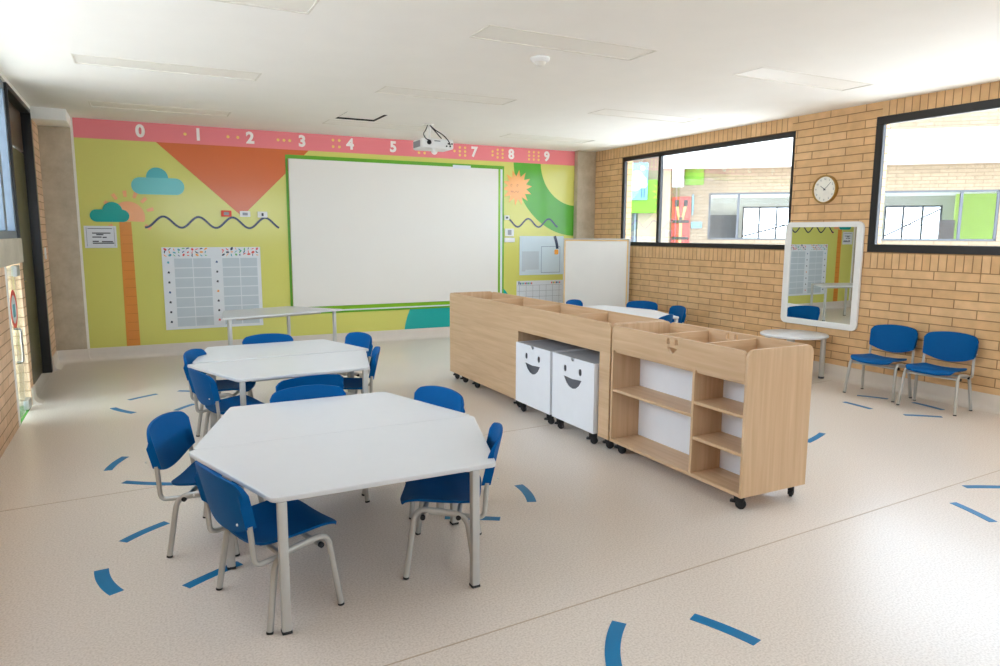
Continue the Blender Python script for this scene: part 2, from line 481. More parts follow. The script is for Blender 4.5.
# cove skirting
def cove(name, pts):
    """skirting with a concave foot along a polyline of floor points; the room is on its left"""
    prof = [(0.0, BB), (.010, BB), (.013, BB - .008), (.013, .075), (.018, .045), (.034, .02), (.06, .006), (.075, .001), (0, .001)]
    bm = bmesh.new(); rings = []
    pts = [Vector(p) for p in pts]
    for i, p in enumerate(pts):
        ns = []
        if i > 0: t = (pts[i] - pts[i - 1]).normalized(); ns.append(Vector((-t.y, t.x)))
        if i < len(pts) - 1: t = (pts[i + 1] - pts[i]).normalized(); ns.append(Vector((-t.y, t.x)))
        n = sum(ns, Vector((0, 0))).normalized(); k = 1 / max(.3, n.dot(ns[0]))
        rings.append([bm.verts.new((p.x + n.x * d * k, p.y + n.y * d * k, z)) for d, z in prof])
    for a, b in zip(rings, rings[1:]):
        for k in range(len(prof)): bm.faces.new((a[k], a[(k + 1) % len(prof)], b[(k + 1) % len(prof)], b[k]))
    bm.faces.new(rings[0]); bm.faces.new(rings[-1])
    structure(name, bm_mesh(bm, True, 50), M['cove'])
cove('baseboard_back', [(5.935, D), (-.57, D), (-.57, D - .03), (XL, D - .03), (XL, 8.64)])
cove('baseboard_right', [(W, YR), (W, D - .10), (5.935, D - .10), (5.935, D)])
cove('baseboard_left', [(XL, 7.13), (XL, 6.97)])
cove('baseboard_rear', [(XL, YR), (W, YR)])

# floor seams: thin weld lines between the vinyl sheets
def seam(name, a, b, w=.006):
    a, b = Vector(a), Vector(b); n = (b - a).normalized(); n = Vector((-n.y, n.x)) * w / 2
    structure(name, plate([[tuple(a + n), tuple(a - n), tuple(b - n), tuple(b + n)]], .0012), M['seam'])
seam('trim_6', (XL, 2.053), (W, 2.414)); seam('trim_7', (XL, 4.31), (W, 4.67), .004)

# windows
def window(name, plane, y0, y1, z0, z1, fw, mulls, m, depth=.07, sign=1, fwm=None, gl='glass', x_axis=True):
    root = empty(name, (plane, y0, z0) if x_axis else (y0, plane, z0)); root['kind'] = 'structure'
    bm = bmesh.new()
    def bar(a, b, c, d, e=0):
        if x_axis: box(bm, (plane - e, a, c), (plane + depth * sign, b, d), .004, 1)
        else: box(bm, (a, plane - e, c), (b, plane + depth * sign, d), .004, 1)
    bar(y0, y1, z0, z0 + fw); bar(y0, y1, z1 - fw, z1); bar(y0, y0 + fw, z0 + fw, z1 - fw); bar(y1 - fw, y1, z0 + fw, z1 - fw)
    for q in mulls: bar(q - (fwm or fw) / 2, q + (fwm or fw) / 2, z0 + fw, z1 - fw)
    link('window_frame', bm_mesh(bm), m, root, world=True)
    edges = [y0 + fw] + sorted(mulls) + [y1 - fw]
    g0 = plane + depth * sign * .5
    for a, b in zip(edges, edges[1:]):
        if x_axis: me = box_mesh((g0, a, z0 + fw), (g0 + .006 * sign, b, z1 - fw))
        else: me = box_mesh((a, g0, z0 + fw), (b, g0 + .006 * sign, z1 - fw))
        link('window_pane', me, M[gl], root, world=True)
    return root
window('window_1', W + .02, W1[0], W1[1], W1[2], W1[3], .055, [7.585], M['black'], .05, fwm=.05)
window('window_2', W + .0, W2[0], W2[1], W2[2], W2[3], .075, [1.6], M['black'], .05)
window('window_3', XL - .13, 2.4, 7.13, 1.4, 2.66, .06, [3.8, 5.2, 6.62], M['steel'], .11, fwm=.1)
for k, h in enumerate(FILL_RW):
    window('window_%d' % (4 + k), YR - .13, h[0], h[1], h[2], h[3], .06, [(h[0] + h[1]) / 2], M['black'], .1, x_axis=False)  # added rear window, there for the light it lets in

# dark door at the far end of the left wall
dr = empty('door_1', (XL, 7.13, 0)); dr['kind'] = 'structure'
link('door_panel', box_mesh((XL - .12, 7.17, .012), (XL - .08, 8.53, 2.22), .003), M['olive'], dr, world=True)
link('transom_panel', box_mesh((XL - .12, 7.17, 2.235), (XL - .08, 8.53, 2.615), .003), M['brown'], dr, world=True)
bm = bmesh.new()
box(bm, (XL - .15, 8.53, 0), (XL + .002, 8.62, 2.66), .004); box(bm, (XL - .15, 7.13, 0), (XL, 7.17, 2.66), .004)
box(bm, (XL - .15, 7.17, 2.615), (XL + .002, 8.53, 2.66), .004)
link('door_frame', bm_mesh(bm), M['black'], dr, world=True)
link('door_handle', tube_mesh(fillet([(XL - .08, 7.36, 1.02), (XL - .03, 7.36, 1.02), (XL - .03, 7.48, 1.02)], .02), .009), M['chrome'], dr, world=True)

link('threshold', box_mesh((XL - .15, 7.17, -.06), (XL, 8.53, 0)), M['cove'], dr, world=True)

# small frameless glass door beside it, leading outside
dg = empty('door_2', (XL, 6.3, 0)); dg['kind'] = 'structure'
link('door_pane', box_mesh((XL - .016, 6.31, .02), (XL - .006, 6.95, 1.18), .001), M['doorglass'], dg, world=True)
bm = bmesh.new(); box(bm, (XL - .03, 6.72, 1.1), (XL + .008, 6.88, 1.185), .004); box(bm, (XL - .03, 6.72, .015), (XL + .008, 6.88, .09), .004)
link('patch_fitting', bm_mesh(bm), M['alu'], dg, world=True)
link('pull_handle', tube_mesh(fillet([(XL - .005, 6.40, .46), (XL + .04, 6.40, .46), (XL + .04, 6.40, .72), (XL - .005, 6.40, .72)], .02), .009), M['chrome'], dg, world=True)
sk = link('warning_sticker', join([plate([circle(6.50, .86, .16, 40, .15), circle(6.50, .86, .115, 40, .11)[::-1]], .002, face_xp(XL - .0055)),
      plate([circle(6.50, .86, .115, 40, .11)], .001, face_xp(XL - .0055)), plate([rrect(6.45, .80, 6.55, .9)], .002, face_xp(XL - .005))]), [M['inkred'], M['paper'], M['inkteal']], dg, world=True)
structure('wall_outside', box_mesh((-4.5, 6.97, -.05), (XL - .15, 7.12, 1.4)), M['brick_wing'])

# small wall plate on the brick strip near the door
tag(link('wall_plate', box_mesh((XL, 8.76, 1.17), (XL + .012, 8.82, 1.29), .003), M['whiteplastic'], recenter=True),
    'small white wall plate on brick strip between dark door and concrete column', 'switch')

# grass outside the glass door
bm = bmesh.new()
for i in range(2600):
    x, y = random.uniform(-1.9, XL - .02), random.uniform(5.4, 6.94); h = random.uniform(.015, .04); a = random.uniform(0, PI); d = Vector((math.cos(a), math.sin(a), 0)) * .006
    l = Vector((random.uniform(-.012, .012), random.uniform(-.012, .012), 0)); p = Vector((x, y, -.005))
    bm.faces.new([bm.verts.new(p - d), bm.verts.new(p + d), bm.verts.new(p + l + Vector((0, 0, h)))])
box(bm, (-1.9, 5.4, -.05), (XL - .002, 6.96, 0))
tag(link('grass', bm_mesh(bm, False), M['grass']), 'bright green grass strip outside the small glass door', 'grass', kind='stuff')

# ================================================================== BACK WALL MURAL
mur = empty('wall_mural', (2.7, D, BB))
tag(mur, 'printed lime green wall mural with numbers, clouds, suns and waves behind the large whiteboard', 'mural')
LAY = {}
def mural(name, loops_or_me, m, layer, label=None):
    y = D - .004 - .0012 * layer
    me = plate(loops_or_me, .001, face_y(y)) if isinstance(loops_or_me, list) else loops_or_me
    o = link(name, me, m, mur, world=True)
    if label: o['label'] = label
    return o
mural('background_panel', plate([rrect(-.546, BB, 5.955, 2.685)], .004, face_y(D)), M['lime'], 0)
mural('number_band', [rrect(-.546, 2.475, 5.955, 2.685)], M['pink'], 2, 'pink number band along the top')
mural('triangle', [[(.26, 2.475), (1.155, 1.65), (1.98, 2.475)]], M['orange'], 1, 'large orange triangle pointing down')
cx, cz = 5.965, 2.5
def arc(r, a0, a1, n=28): return [(cx + r * math.cos(R(a0 + (a1 - a0) * i / n)), cz + r * math.sin(R(a0 + (a1 - a0) * i / n))) for i in range(n + 1)]
o_ = [p for p in arc(1.07, 180, 270) if p[0] <= 5.955] ; i_ = [p for p in arc(.62, 180, 270) if p[0] <= 5.955]
o_ = [(p[0], min(p[1], 2.475)) for p in o_]; i_ = [(p[0], min(p[1], 2.475)) for p in i_]
mural('arc_band', [o_ + [(5.955, o_[-1][1])] + [(5.955, i_[-1][1])] + i_[::-1]], M['leaf'], 1, 'broad green quarter ring')
tl = [(4.1 + .9 * math.cos(R(a)), .03 + .9 * math.sin(R(a))) for a in range(173, 6, -4)]
mural('half_disc', [tl[::-1] + [(tl[0][0], BB + .001), (tl[-1][0], BB + .001)][0:2]], M['teal'], 1, 'teal half disc under the whiteboard')
def cloud(name, x0, x1, z0, zt, bx, br, m, m2, lab, layer=3):
    h = (zt - z0)
    body = plate([rrect(x0, z0, x1, z0 + h * .62, h * .3, 8)], .001, face_y(D - .004 - .0012 * (layer + 1)))
    top = plate([circle(bx, z0 + h - br, br, 28)], .001, face_y(D - .004 - .0012 * layer))
    mural(name, join([body, top]), [m, m2], layer, lab)
cloud('cloud', -.02, .53, 1.885, 2.19, .25, .115, M['sky'], M['skydark'], 'pale blue cloud')
cloud('cloud', -.45, -.06, 1.568, 1.79, -.225, .1, M['teal'], M['teal'], 'teal cloud in front of the small sun', 5)
hs = [(-.07 + .17 * math.cos(R(a)), 1.63 + .17 * math.sin(R(a))) for a in range(-20, 201, 8)]
ray_ = []
for a in (-35, 15, 45, 70, 95, 122, 148, 190, 215):
    c_, s_ = math.cos(R(a)), math.sin(R(a)); q = lambda r, w: (-.07 + r * c_ - w * s_, 1.65 + r * s_ + w * c_)
    ray_.append(plate([[q(.2, -.016), q(.27, -.02), q(.27, .02), q(.2, .016)]], .001, face_y(D - .004 - .0012 * 3)))
mural('small_sun', join([plate([hs], .001, face_y(D - .004 - .0012 * 3))] + ray_), [M['sunpink']] * (1 + len(ray_)), 3, 'small pale sun with short rays')
tw = [plate([[(-.175, BB + .002), (-.035, BB + .002), (-.045, 1.57), (-.165, 1.57)]], .001, face_y(D - .004 - .0012 * 2))]
for k in range(13): tw.append(plate([rrect(-.15, .22 + k * .1, -.04, .224 + k * .1)], .001, face_y(D - .004 - .0012 * 3)))
mural('height_chart', join(tw), [M['towero']] + [M['towerline']] * 13, 2, 'orange measuring tower with thin lines')
wv = [(.092 + 1.494 * t / 120, 1.573 - .063 * math.cos(2 * PI * (t / 120 * 3.95 - .02))) for t in range(121)]
mural('wave_line', [ribbon(wv, .024)], M['navy'], 4, 'navy wave left of the whiteboard')
wv = [(4.80 + .85 * t / 80, 1.617 + .06 * math.cos(2 * PI * (t / 80 * 2.42) + .15)) for t in range(81)]
mural('wave_line', [ribbon(wv, .024)], M['navy'], 4, 'navy wave right of the whiteboard')
st = []
for k in range(28):
    r_ = .25 if k % 2 == 0 else .155
    st.append((4.955 + r_ * math.cos(2 * PI * k / 28 + .1), 2.12 + r_ * 1.03 * math.sin(2 * PI * k / 28 + .1)))
mural('spiky_sun', [st], M['sunorange'], 3, 'orange sun with many pointed rays')
sq = [ribbon([(4.84 + .01 * math.cos(a / 3) + a * .006, 2.06 + dz + .012 * math.sin(a * .9)) for a in range(24)], .008) for dz in (0,)] + \
     [ribbon([(x0 + .012 * math.cos(a * .7), 2.15 + .016 * math.sin(a * .7)) for a in range(8)], .008) for x0 in (4.86, 4.96)]
mural('sun_face', join([plate([s], .001, face_y(D - .004 - .0012 * 4)) for s in sq]), [M['towerline']] * 3, 4)
DX = (.106, .71, 1.288, 1.904, 2.51, 3.087, 3.668, 4.268, 4.854, 5.447)
for n, x in enumerate(DX):
    me = text_mesh(str(n), .185, .001, face_y(D - .004 - .0012 * 3) @ Matrix.Translation((x, 2.581, 0)), .0075)
    mural('number', me, M['digit'], 3, 'white number %d' % n)
pats = {1: [(0, 0)], 2: [(-.11, 0), (0, 0)], 3: [(-.15, 0), (-.08, 0), (-.01, 0)], 4: [(-.08, .04), (0, .04), (-.08, -.04), (0, -.04)],
        6: [(x, z) for x in (-.08, 0) for z in (.052, 0, -.052)], 7: [(-.16, 0)] + [(x, z) for x in (-.08, 0) for z in (.052, 0, -.052)],
        8: [(-.16, .026), (-.16, -.026)] + [(x, z) for x in (-.08, 0) for z in (.052, 0, -.052)], 9: [(x, z) for x in (-.16, -.08, 0) for z in (.052, 0, -.052)]}
for n, ps in pats.items():
    for p in ps: mural('counting_dot', [circle(DX[n] - .14 + p[0], 2.583 + p[1], .017, 14)], M['dots'], 3)

# ------------------------------------------------------------------ large whiteboard
wb = empty('whiteboard', (3.2, D, .42))
tag(wb, 'large white projection board with green border on mural wall', 'whiteboard')
link('board_panel', plate([rrect(1.722, .515, 4.635, 2.366, .004)], .022, face_y(D - .012), .003), M['board'], wb, world=True)
def strip(x0, z0, x1, z1, m, name, t=.003, base=.0095): link(name, plate([rrect(x0, z0, x1, z1)], t, face_y(D - base)), m, wb, world=True)
strip(1.69, .42, 1.717, 2.412, M['frame_green'], 'green_border'); strip(4.715, .42, 4.738, 2.412, M['frame_green'], 'green_border')
strip(1.717, 2.366, 4.715, 2.414, M['frame_green'], 'green_border'); strip(1.717, .42, 4.715, .445, M['frame_green'], 'green_border')
strip(4.637, .455, 4.678, 2.372, M['frame_lime'], 'lime_border'); strip(1.717, .465, 4.637, .515, M['frame_lime'], 'lime_border')
strip(4.68, .455, 4.712, 2.372, M['paper'], 'white_border'); strip(1.717, .446, 4.68, .463, M['paper'], 'white_border')
link('corner_label', plate([rrect(3.93, 2.345, 4.2, 2.392)], .002, face_y(D - .0345)), M['paper'], wb, world=True)

# ------------------------------------------------------------------ papers on the wall
def wall_paper(name, label, cat, pieces, group=None):
    """pieces: list of (loop, material, layer)"""
    mats = []; mes = []
    for lp, m, ly in pieces:
        mes.append(plate([lp], .0015, face_y(D - .010 - .001 * ly))); mats.append(m)
    o = link(name, join(mes), mats, recenter=True)
    return tag(o, label, cat, group)
ps = [(rrect(.247, .31, 1.348, 1.282), M['paper'], 0)]
pal = [M['inkred'], M['inkblue'], M['inkgreen'], M['inkteal'], M['sunorange'], M['navy']]
for k in range(66):
    x = .285 + (k % 22) * .0488; z = 1.258 - (k // 22) * .034 + random.uniform(-.006, .006); 
    if 9 < k % 22 < 13: continue
    w, h = random.uniform(.013, .024), random.uniform(.008, .015); a = random.uniform(0, PI)
    ps.append(([(x + w * math.cos(t) * math.cos(a) - h * math.sin(t) * math.sin(a), z + w * math.cos(t) * math.sin(a) + h * math.sin(t) * math.cos(a)) for t in [PI * (1 + (k % 3 == 0)) * i / 9 for i in range(10)]], pal[(k * 5 + k // 7) % 6], 1))
for half in (0, 1):
    x0 = .375 + half * .53
    for r_ in range(7):
        z1 = 1.15 - r_ * .117
        for q in (0, 1): ps.append((rrect(x0 + q * .205, z1 - .105, x0 + q * .205 + .195, z1), M['papergrid'], 1))
        ic = random.choice(pal); xx = x0 - .065; zz = z1 - .045
        ps.append(([(xx - .014, zz - .008), (xx + .010, zz - .014), (xx + .014, zz + .008), (xx - .004, zz + .016)], M['ink'] if r_ % 3 else ic, 1))
wall_paper('weekly_chart', 'large pale chart of rows with colourful shapes along its top, left of the whiteboard', 'poster', ps)
ps = [(rrect(-.517, 1.278, -.2, 1.523), M['paper'], 0)]
for z, x0, x1 in ((1.49, -.48, -.24), (1.437, -.44, -.26), (1.42, -.4, -.33), (1.393, -.44, -.35), (1.39, -.34, -.3), (1.345, -.44, -.38), (1.342, -.35, -.24), (1.325, -.44, -.23)):
    ps.append((rrect(x0, z, x1, z + (.006 if z > 1.45 else .012)), M['ink'], 1))
ps += [(rrect(-.497, 1.295, -.492, 1.505), M['midgrey'], 1), (rrect(-.225, 1.295, -.22, 1.505), M['midgrey'], 1)]
wall_paper('notice', 'small white notice with dark lines of writing below the teal cloud', 'notice', ps)
ps = [(rrect(5.0, .85, 5.76, 1.425), M['paperblue'], 0), (rrect(5.04, .93, 5.33, 1.2), M['papergrid'], 1), (rrect(5.04, .905, 5.1, .93), M['papergrid'], 1)]
for a in ((5.37, .88, 5.375, 1.27), (5.37, 1.267, 5.7, 1.272), (5.37, .88, 5.7, .885), (5.695, .88, 5.7, 1.27)): ps.append((rrect(*a), M['inkblue'], 1))
ps += [(ribbon([(5.60 + .05 * math.sin(t / 8 * 1.4), 1.425 - .19 * t / 8) for t in range(9)], .045), M['navy'], 2), (rrect(5.60, 1.15, 5.67, 1.225, .02), M['sunorange'], 2)]
wall_paper('planner_poster', 'pale blue planner poster with navy ribbon above the month calendar', 'poster', ps)
ps = [(rrect(4.955, .3, 5.76, .765), M['paper'], 0)]
for k in range(7): ps.append((rrect(5.0 + k * .115, .32, 5.004 + k * .115, .70), M['midgrey'], 1))
for k in range(5): ps.append((rrect(4.97, .695 - k * .085, 5.74, .699 - k * .085), M['midgrey'], 1))
for k in range(9):
    x = 4.985 + k * .027; ps.append((rrect(x, .712, x + .018, .712 + (.045 if k == 0 else .028)), (M['inkblue'] if k < 2 else pal[k % 4]), 1))
for k in range(6): ps.append((rrect(5.55 + k * .028, .715, 5.57 + k * .028, .742), pal[(k * 2) % 5], 1))
wall_paper('month_calendar', 'white calendar grid with coloured lettering just above the wooden storage unit', 'calendar', ps)

def wall_switch(name, x0, z0, x1, z1, m, label, dot=None, group=None):
    r = empty(name, ((x0 + x1) / 2, D, z0)); tag(r, label, 'switch', group)
    link('cover_plate', plate([rrect(x0, z0, x1, z1, .008)], .012, face_y(D - .009), .002), m, r, world=True)
    if dot: link('socket_face', plate([rrect((x0 + x1) / 2 - dot, z0 + .018, (x0 + x1) / 2 + dot, z1 - .018, .004)], .003, face_y(D - .021), .0008), M['midgrey'] if dot > .02 else M['ink'], r, world=True)
wall_switch('wall_switch', .918, 1.645, 1.035, 1.718, M['red'], 'red wall switch at tip of orange triangle', .03)
wall_switch('wall_socket', 1.13, 1.645, 1.25, 1.715, M['whiteplastic'], 'white wall plate with grey slots, next right of red switch', .03)
wall_switch('wall_socket', 1.335, 1.64, 1.45, 1.712, M['whiteplastic'], 'white wall plate with small black dot above the wave end', .012)
wall_switch('wall_socket', 4.745, 1.655, 4.825, 1.72, M['whiteplastic'], 'small white wall plate just right of whiteboard, upper one', .02)
wall_switch('wall_socket', 4.755, 1.42, 4.90, 1.53, M['whiteplastic'], 'white control box just right of whiteboard, lower and larger', .03)
wall_switch('cable_tray', 4.745, 1.335, 4.915, 1.40, M['whiteplastic'], 'narrow white tray directly under the white control box by whiteboard')

# ================================================================== CEILING FITTINGS
words = {(0, 0): 'left column, nearest the camera', (0, 1): 'left column, middle of three', (0, 2): 'left column, above numbers 0 and 1',
         (1, 0): 'centre column, nearest, beside smoke detector', (1, 1): 'centre column, middle of three', (1, 2): 'centre column, behind the projector',
         (2, 0): 'right column, nearest the camera', (2, 1): 'right column, middle of three', (2, 2): 'right column, furthest, by the corner column'}
for i, a in enumerate(LX):
    for j, b in enumerate(LY):
        r = empty('ceiling_light', ((a[0] + a[1]) / 2, (b[0] + b[1]) / 2, H))
        tag(r, 'flush white ceiling light panel, ' + words[(i, j)], 'ceiling light', 'flush ceiling light panels')
        bm = bmesh.new(); w = .012
        for c in ((a[0], a[1], b[0], b[0] + w), (a[0], a[1], b[1] - w, b[1]), (a[0], a[0] + w, b[0] + w, b[1] - w), (a[1] - w, a[1], b[0] + w, b[1] - w)):
            box(bm, (c[0], c[2], H - .003), (c[1], c[3], H + .04))
        link('light_frame', bm_mesh(bm, False), M['light_trim'], r, world=True)
        link('diffuser', box_mesh((a[0] + w, b[0] + w, H + .002), (a[1] - w, b[1] - w, H + .03)), M['light_panel'], r, world=True)
ht = empty('access_hatch', (2.2, 7.6, H)); tag(ht, 'half open access hatch with dark gap in ceiling left of projector', 'hatch')
bm = bmesh.new(); box(bm, (HATCH[0], HATCH[2], H + .10), (HATCH[1], HATCH[3], H + .12))
for c in ((HATCH[0], HATCH[2], HATCH[0] + .008, HATCH[3]), (HATCH[1] - .008, HATCH[2], HATCH[1], HATCH[3]), (HATCH[0], HATCH[3] - .008, HATCH[1], HATCH[3])):
    box(bm, (c[0], c[1], H + .002), (c[2], c[3], H + .1))
link('hatch_box', bm_mesh(bm, False), M['black'], ht, world=True)
link('hatch_panel', box_mesh((HATCH[0] + .01, HATCH[2], H + .002), (2.40, 7.75, H + .014)), M['ceiling'], ht, world=True)

dt = empty('smoke_detector', (2.62, 4.5, H)); tag(dt, 'round white smoke detector on the ceiling', 'smoke detector')
bm = bmesh.new(); lathe(bm, [(.068, 0), (.07, -.012), (.062, -.024), (.05, -.03)], 32, (2.62, 4.5, H)); link('detector_base', bm_mesh(bm), M['whiteplastic'], dt, world=True)
bm = bmesh.new(); lathe(bm, [(.042, -.03), (.04, -.04), (.03, -.052), (.012, -.058)], 28, (2.62, 4.5, H)); link('sensor_dome', bm_mesh(bm), M['light_trim'], dt, world=True)

pj = empty('projector', (3.09, 7.74, H)); tag(pj, 'white projector hanging from ceiling bracket with loose black cables', 'projector')
link('projector_body', box_mesh((2.90, 7.58, 2.405), (3.29, 7.88, 2.515), .022, 4), M['whiteplastic'], pj, world=True)
bm = bmesh.new(); 
for k in range(7): box(bm, (2.894, 7.63 + k * .032, 2.425), (2.903, 7.65 + k * .032, 2.495))
link('vent_grille', bm_mesh(bm, False), M['midgrey'], pj, world=True)
bm = bmesh.new(); lathe(bm, [(.024, 0), (.026, -.012), (.02, -.014), (.018, -.004)], 24, (2.985, 7.58, 2.47), 'y'); link('lens', bm_mesh(bm), M['blackrub'], pj, world=True)
bm = bmesh.new()
for k in range(4): box(bm, (3.19 + k * .022, 7.572, 2.43 + (k % 2) * .028), (3.206 + k * .022, 7.582, 2.445 + (k % 2) * .028))
box(bm, (3.05, 7.574, 2.485), (3.12, 7.582, 2.493))
link('port_panel', bm_mesh(bm, False), M['blackrub'], pj, world=True)
bm = bmesh.new(); lathe(bm, [(.02, 2.405), (.024, 2.385), (.024, 2.37), (.012, 2.365)], 20, (3.06, 7.63, 0)); link('foot', bm_mesh(bm), M['whiteplastic'], pj, world=True)
bm = bmesh.new(); lathe(bm, [(.06, H), (.06, H - .012), (.025, H - .02), (.022, H - .13), (.022, 2.53)], 24, (3.05, 7.75, 0))
box(bm, (2.96, 7.66, 2.514), (3.2, 7.84, 2.53), .003)
link('ceiling_bracket', bm_mesh(bm), M['plaster'], pj, world=True)
for pts in (((3.03, 7.72, H), (2.99, 7.68, 2.62), (2.93, 7.62, 2.56), (2.95, 7.57, 2.5), (3.0, 7.57, 2.49)), ((3.04, 7.72, H), (3.09, 7.66, 2.62), (3.16, 7.58, 2.56), (3.22, 7.56, 2.49), (3.24, 7.572, 2.45)), ((3.05, 7.72, H - .01), (3.12, 7.66, 2.58), (3.17, 7.66, 2.53))):
    link('cable', tube_mesh(fillet(pts, .05), .006, 8), M['blackrub'], pj, world=True)

# ================================================================== RIGHT WALL: CLOCK, MIRROR
ck = empty('wall_clock', (W, 4.955, 1.78)); tag(ck, 'round wall clock with brass rim between the two windows', 'clock')
cy_, cz_, cr_ = 4.955, 1.914, .142
bm = bmesh.new(); lathe(bm, [(cr_, 0), (cr_, -.035), (cr_ - .008, -.04), (cr_ - .014, -.036), (cr_ - .016, -.022)], 48, (W, cy_, cz_), 'x'); link('clock_rim', bm_mesh(bm), M['gold'], ck, world=True)
link('clock_face', plate([circle(-cy_, cz_, cr_ - .015, 48)], .003, face_x(W - .022)), M['clockface'], ck, world=True)
nm = []
for k in range(1, 13):
    a = R(90 - 30 * k); nm.append(text_mesh(str(k), .026, .0008, face_x(W - .025) @ Matrix.Translation((-cy_ + .103 * math.cos(a), cz_ + .103 * math.sin(a), 0)), .0006))
link('numerals', join(nm), [M['midgrey']] * 12, ck, world=True)
def hand(name, ang, ln, w, ly):
    a = R(90 - ang); u = Vector((math.cos(a), math.sin(a))); n = Vector((-u.y, u.x)) * w / 2; c = Vector((-cy_, cz_))
    link(name, plate([[tuple(c - u * .015 - n), tuple(c + u * ln - n * .6), tuple(c + u * ln + n * .6), tuple(c - u * .015 + n)]], .001, face_x(W - .026 - ly * .0015)), M['darkgrey'], ck, world=True)
hand('hour_hand', -54, .062, .007, 0); hand('minute_hand', 46, .098, .005, 1)
bm = bmesh.new(); lathe(bm, [(.009, 0), (.009, -.006), (.004, -.008)], 16, (W - .025, cy_, cz_), 'x'); link('centre_cap', bm_mesh(bm), M['darkgrey'], ck, world=True)

mi = empty('wall_mirror', (W, 4.99, .515)); tag(mi, 'tall mirror in rounded white frame on brick wall below clock', 'mirror')
link('mirror_frame', plate([rrect(-5.432, .515, -4.53, 1.588, .06, 8), rrect(-5.36, .578, -4.60, 1.535, .006)[::-1]], .03, face_x(W - .002), .006), M['whiteplastic'], mi, world=True)
link('mirror_glass', plate([rrect(-5.38, .56, -4.58, 1.555)], .006, face_x(W - .014)), M['mirror'], mi, world=True)

mi.rotation_euler.z = R(1.3); mi.location.x -= .012; mi.location.y -= .045

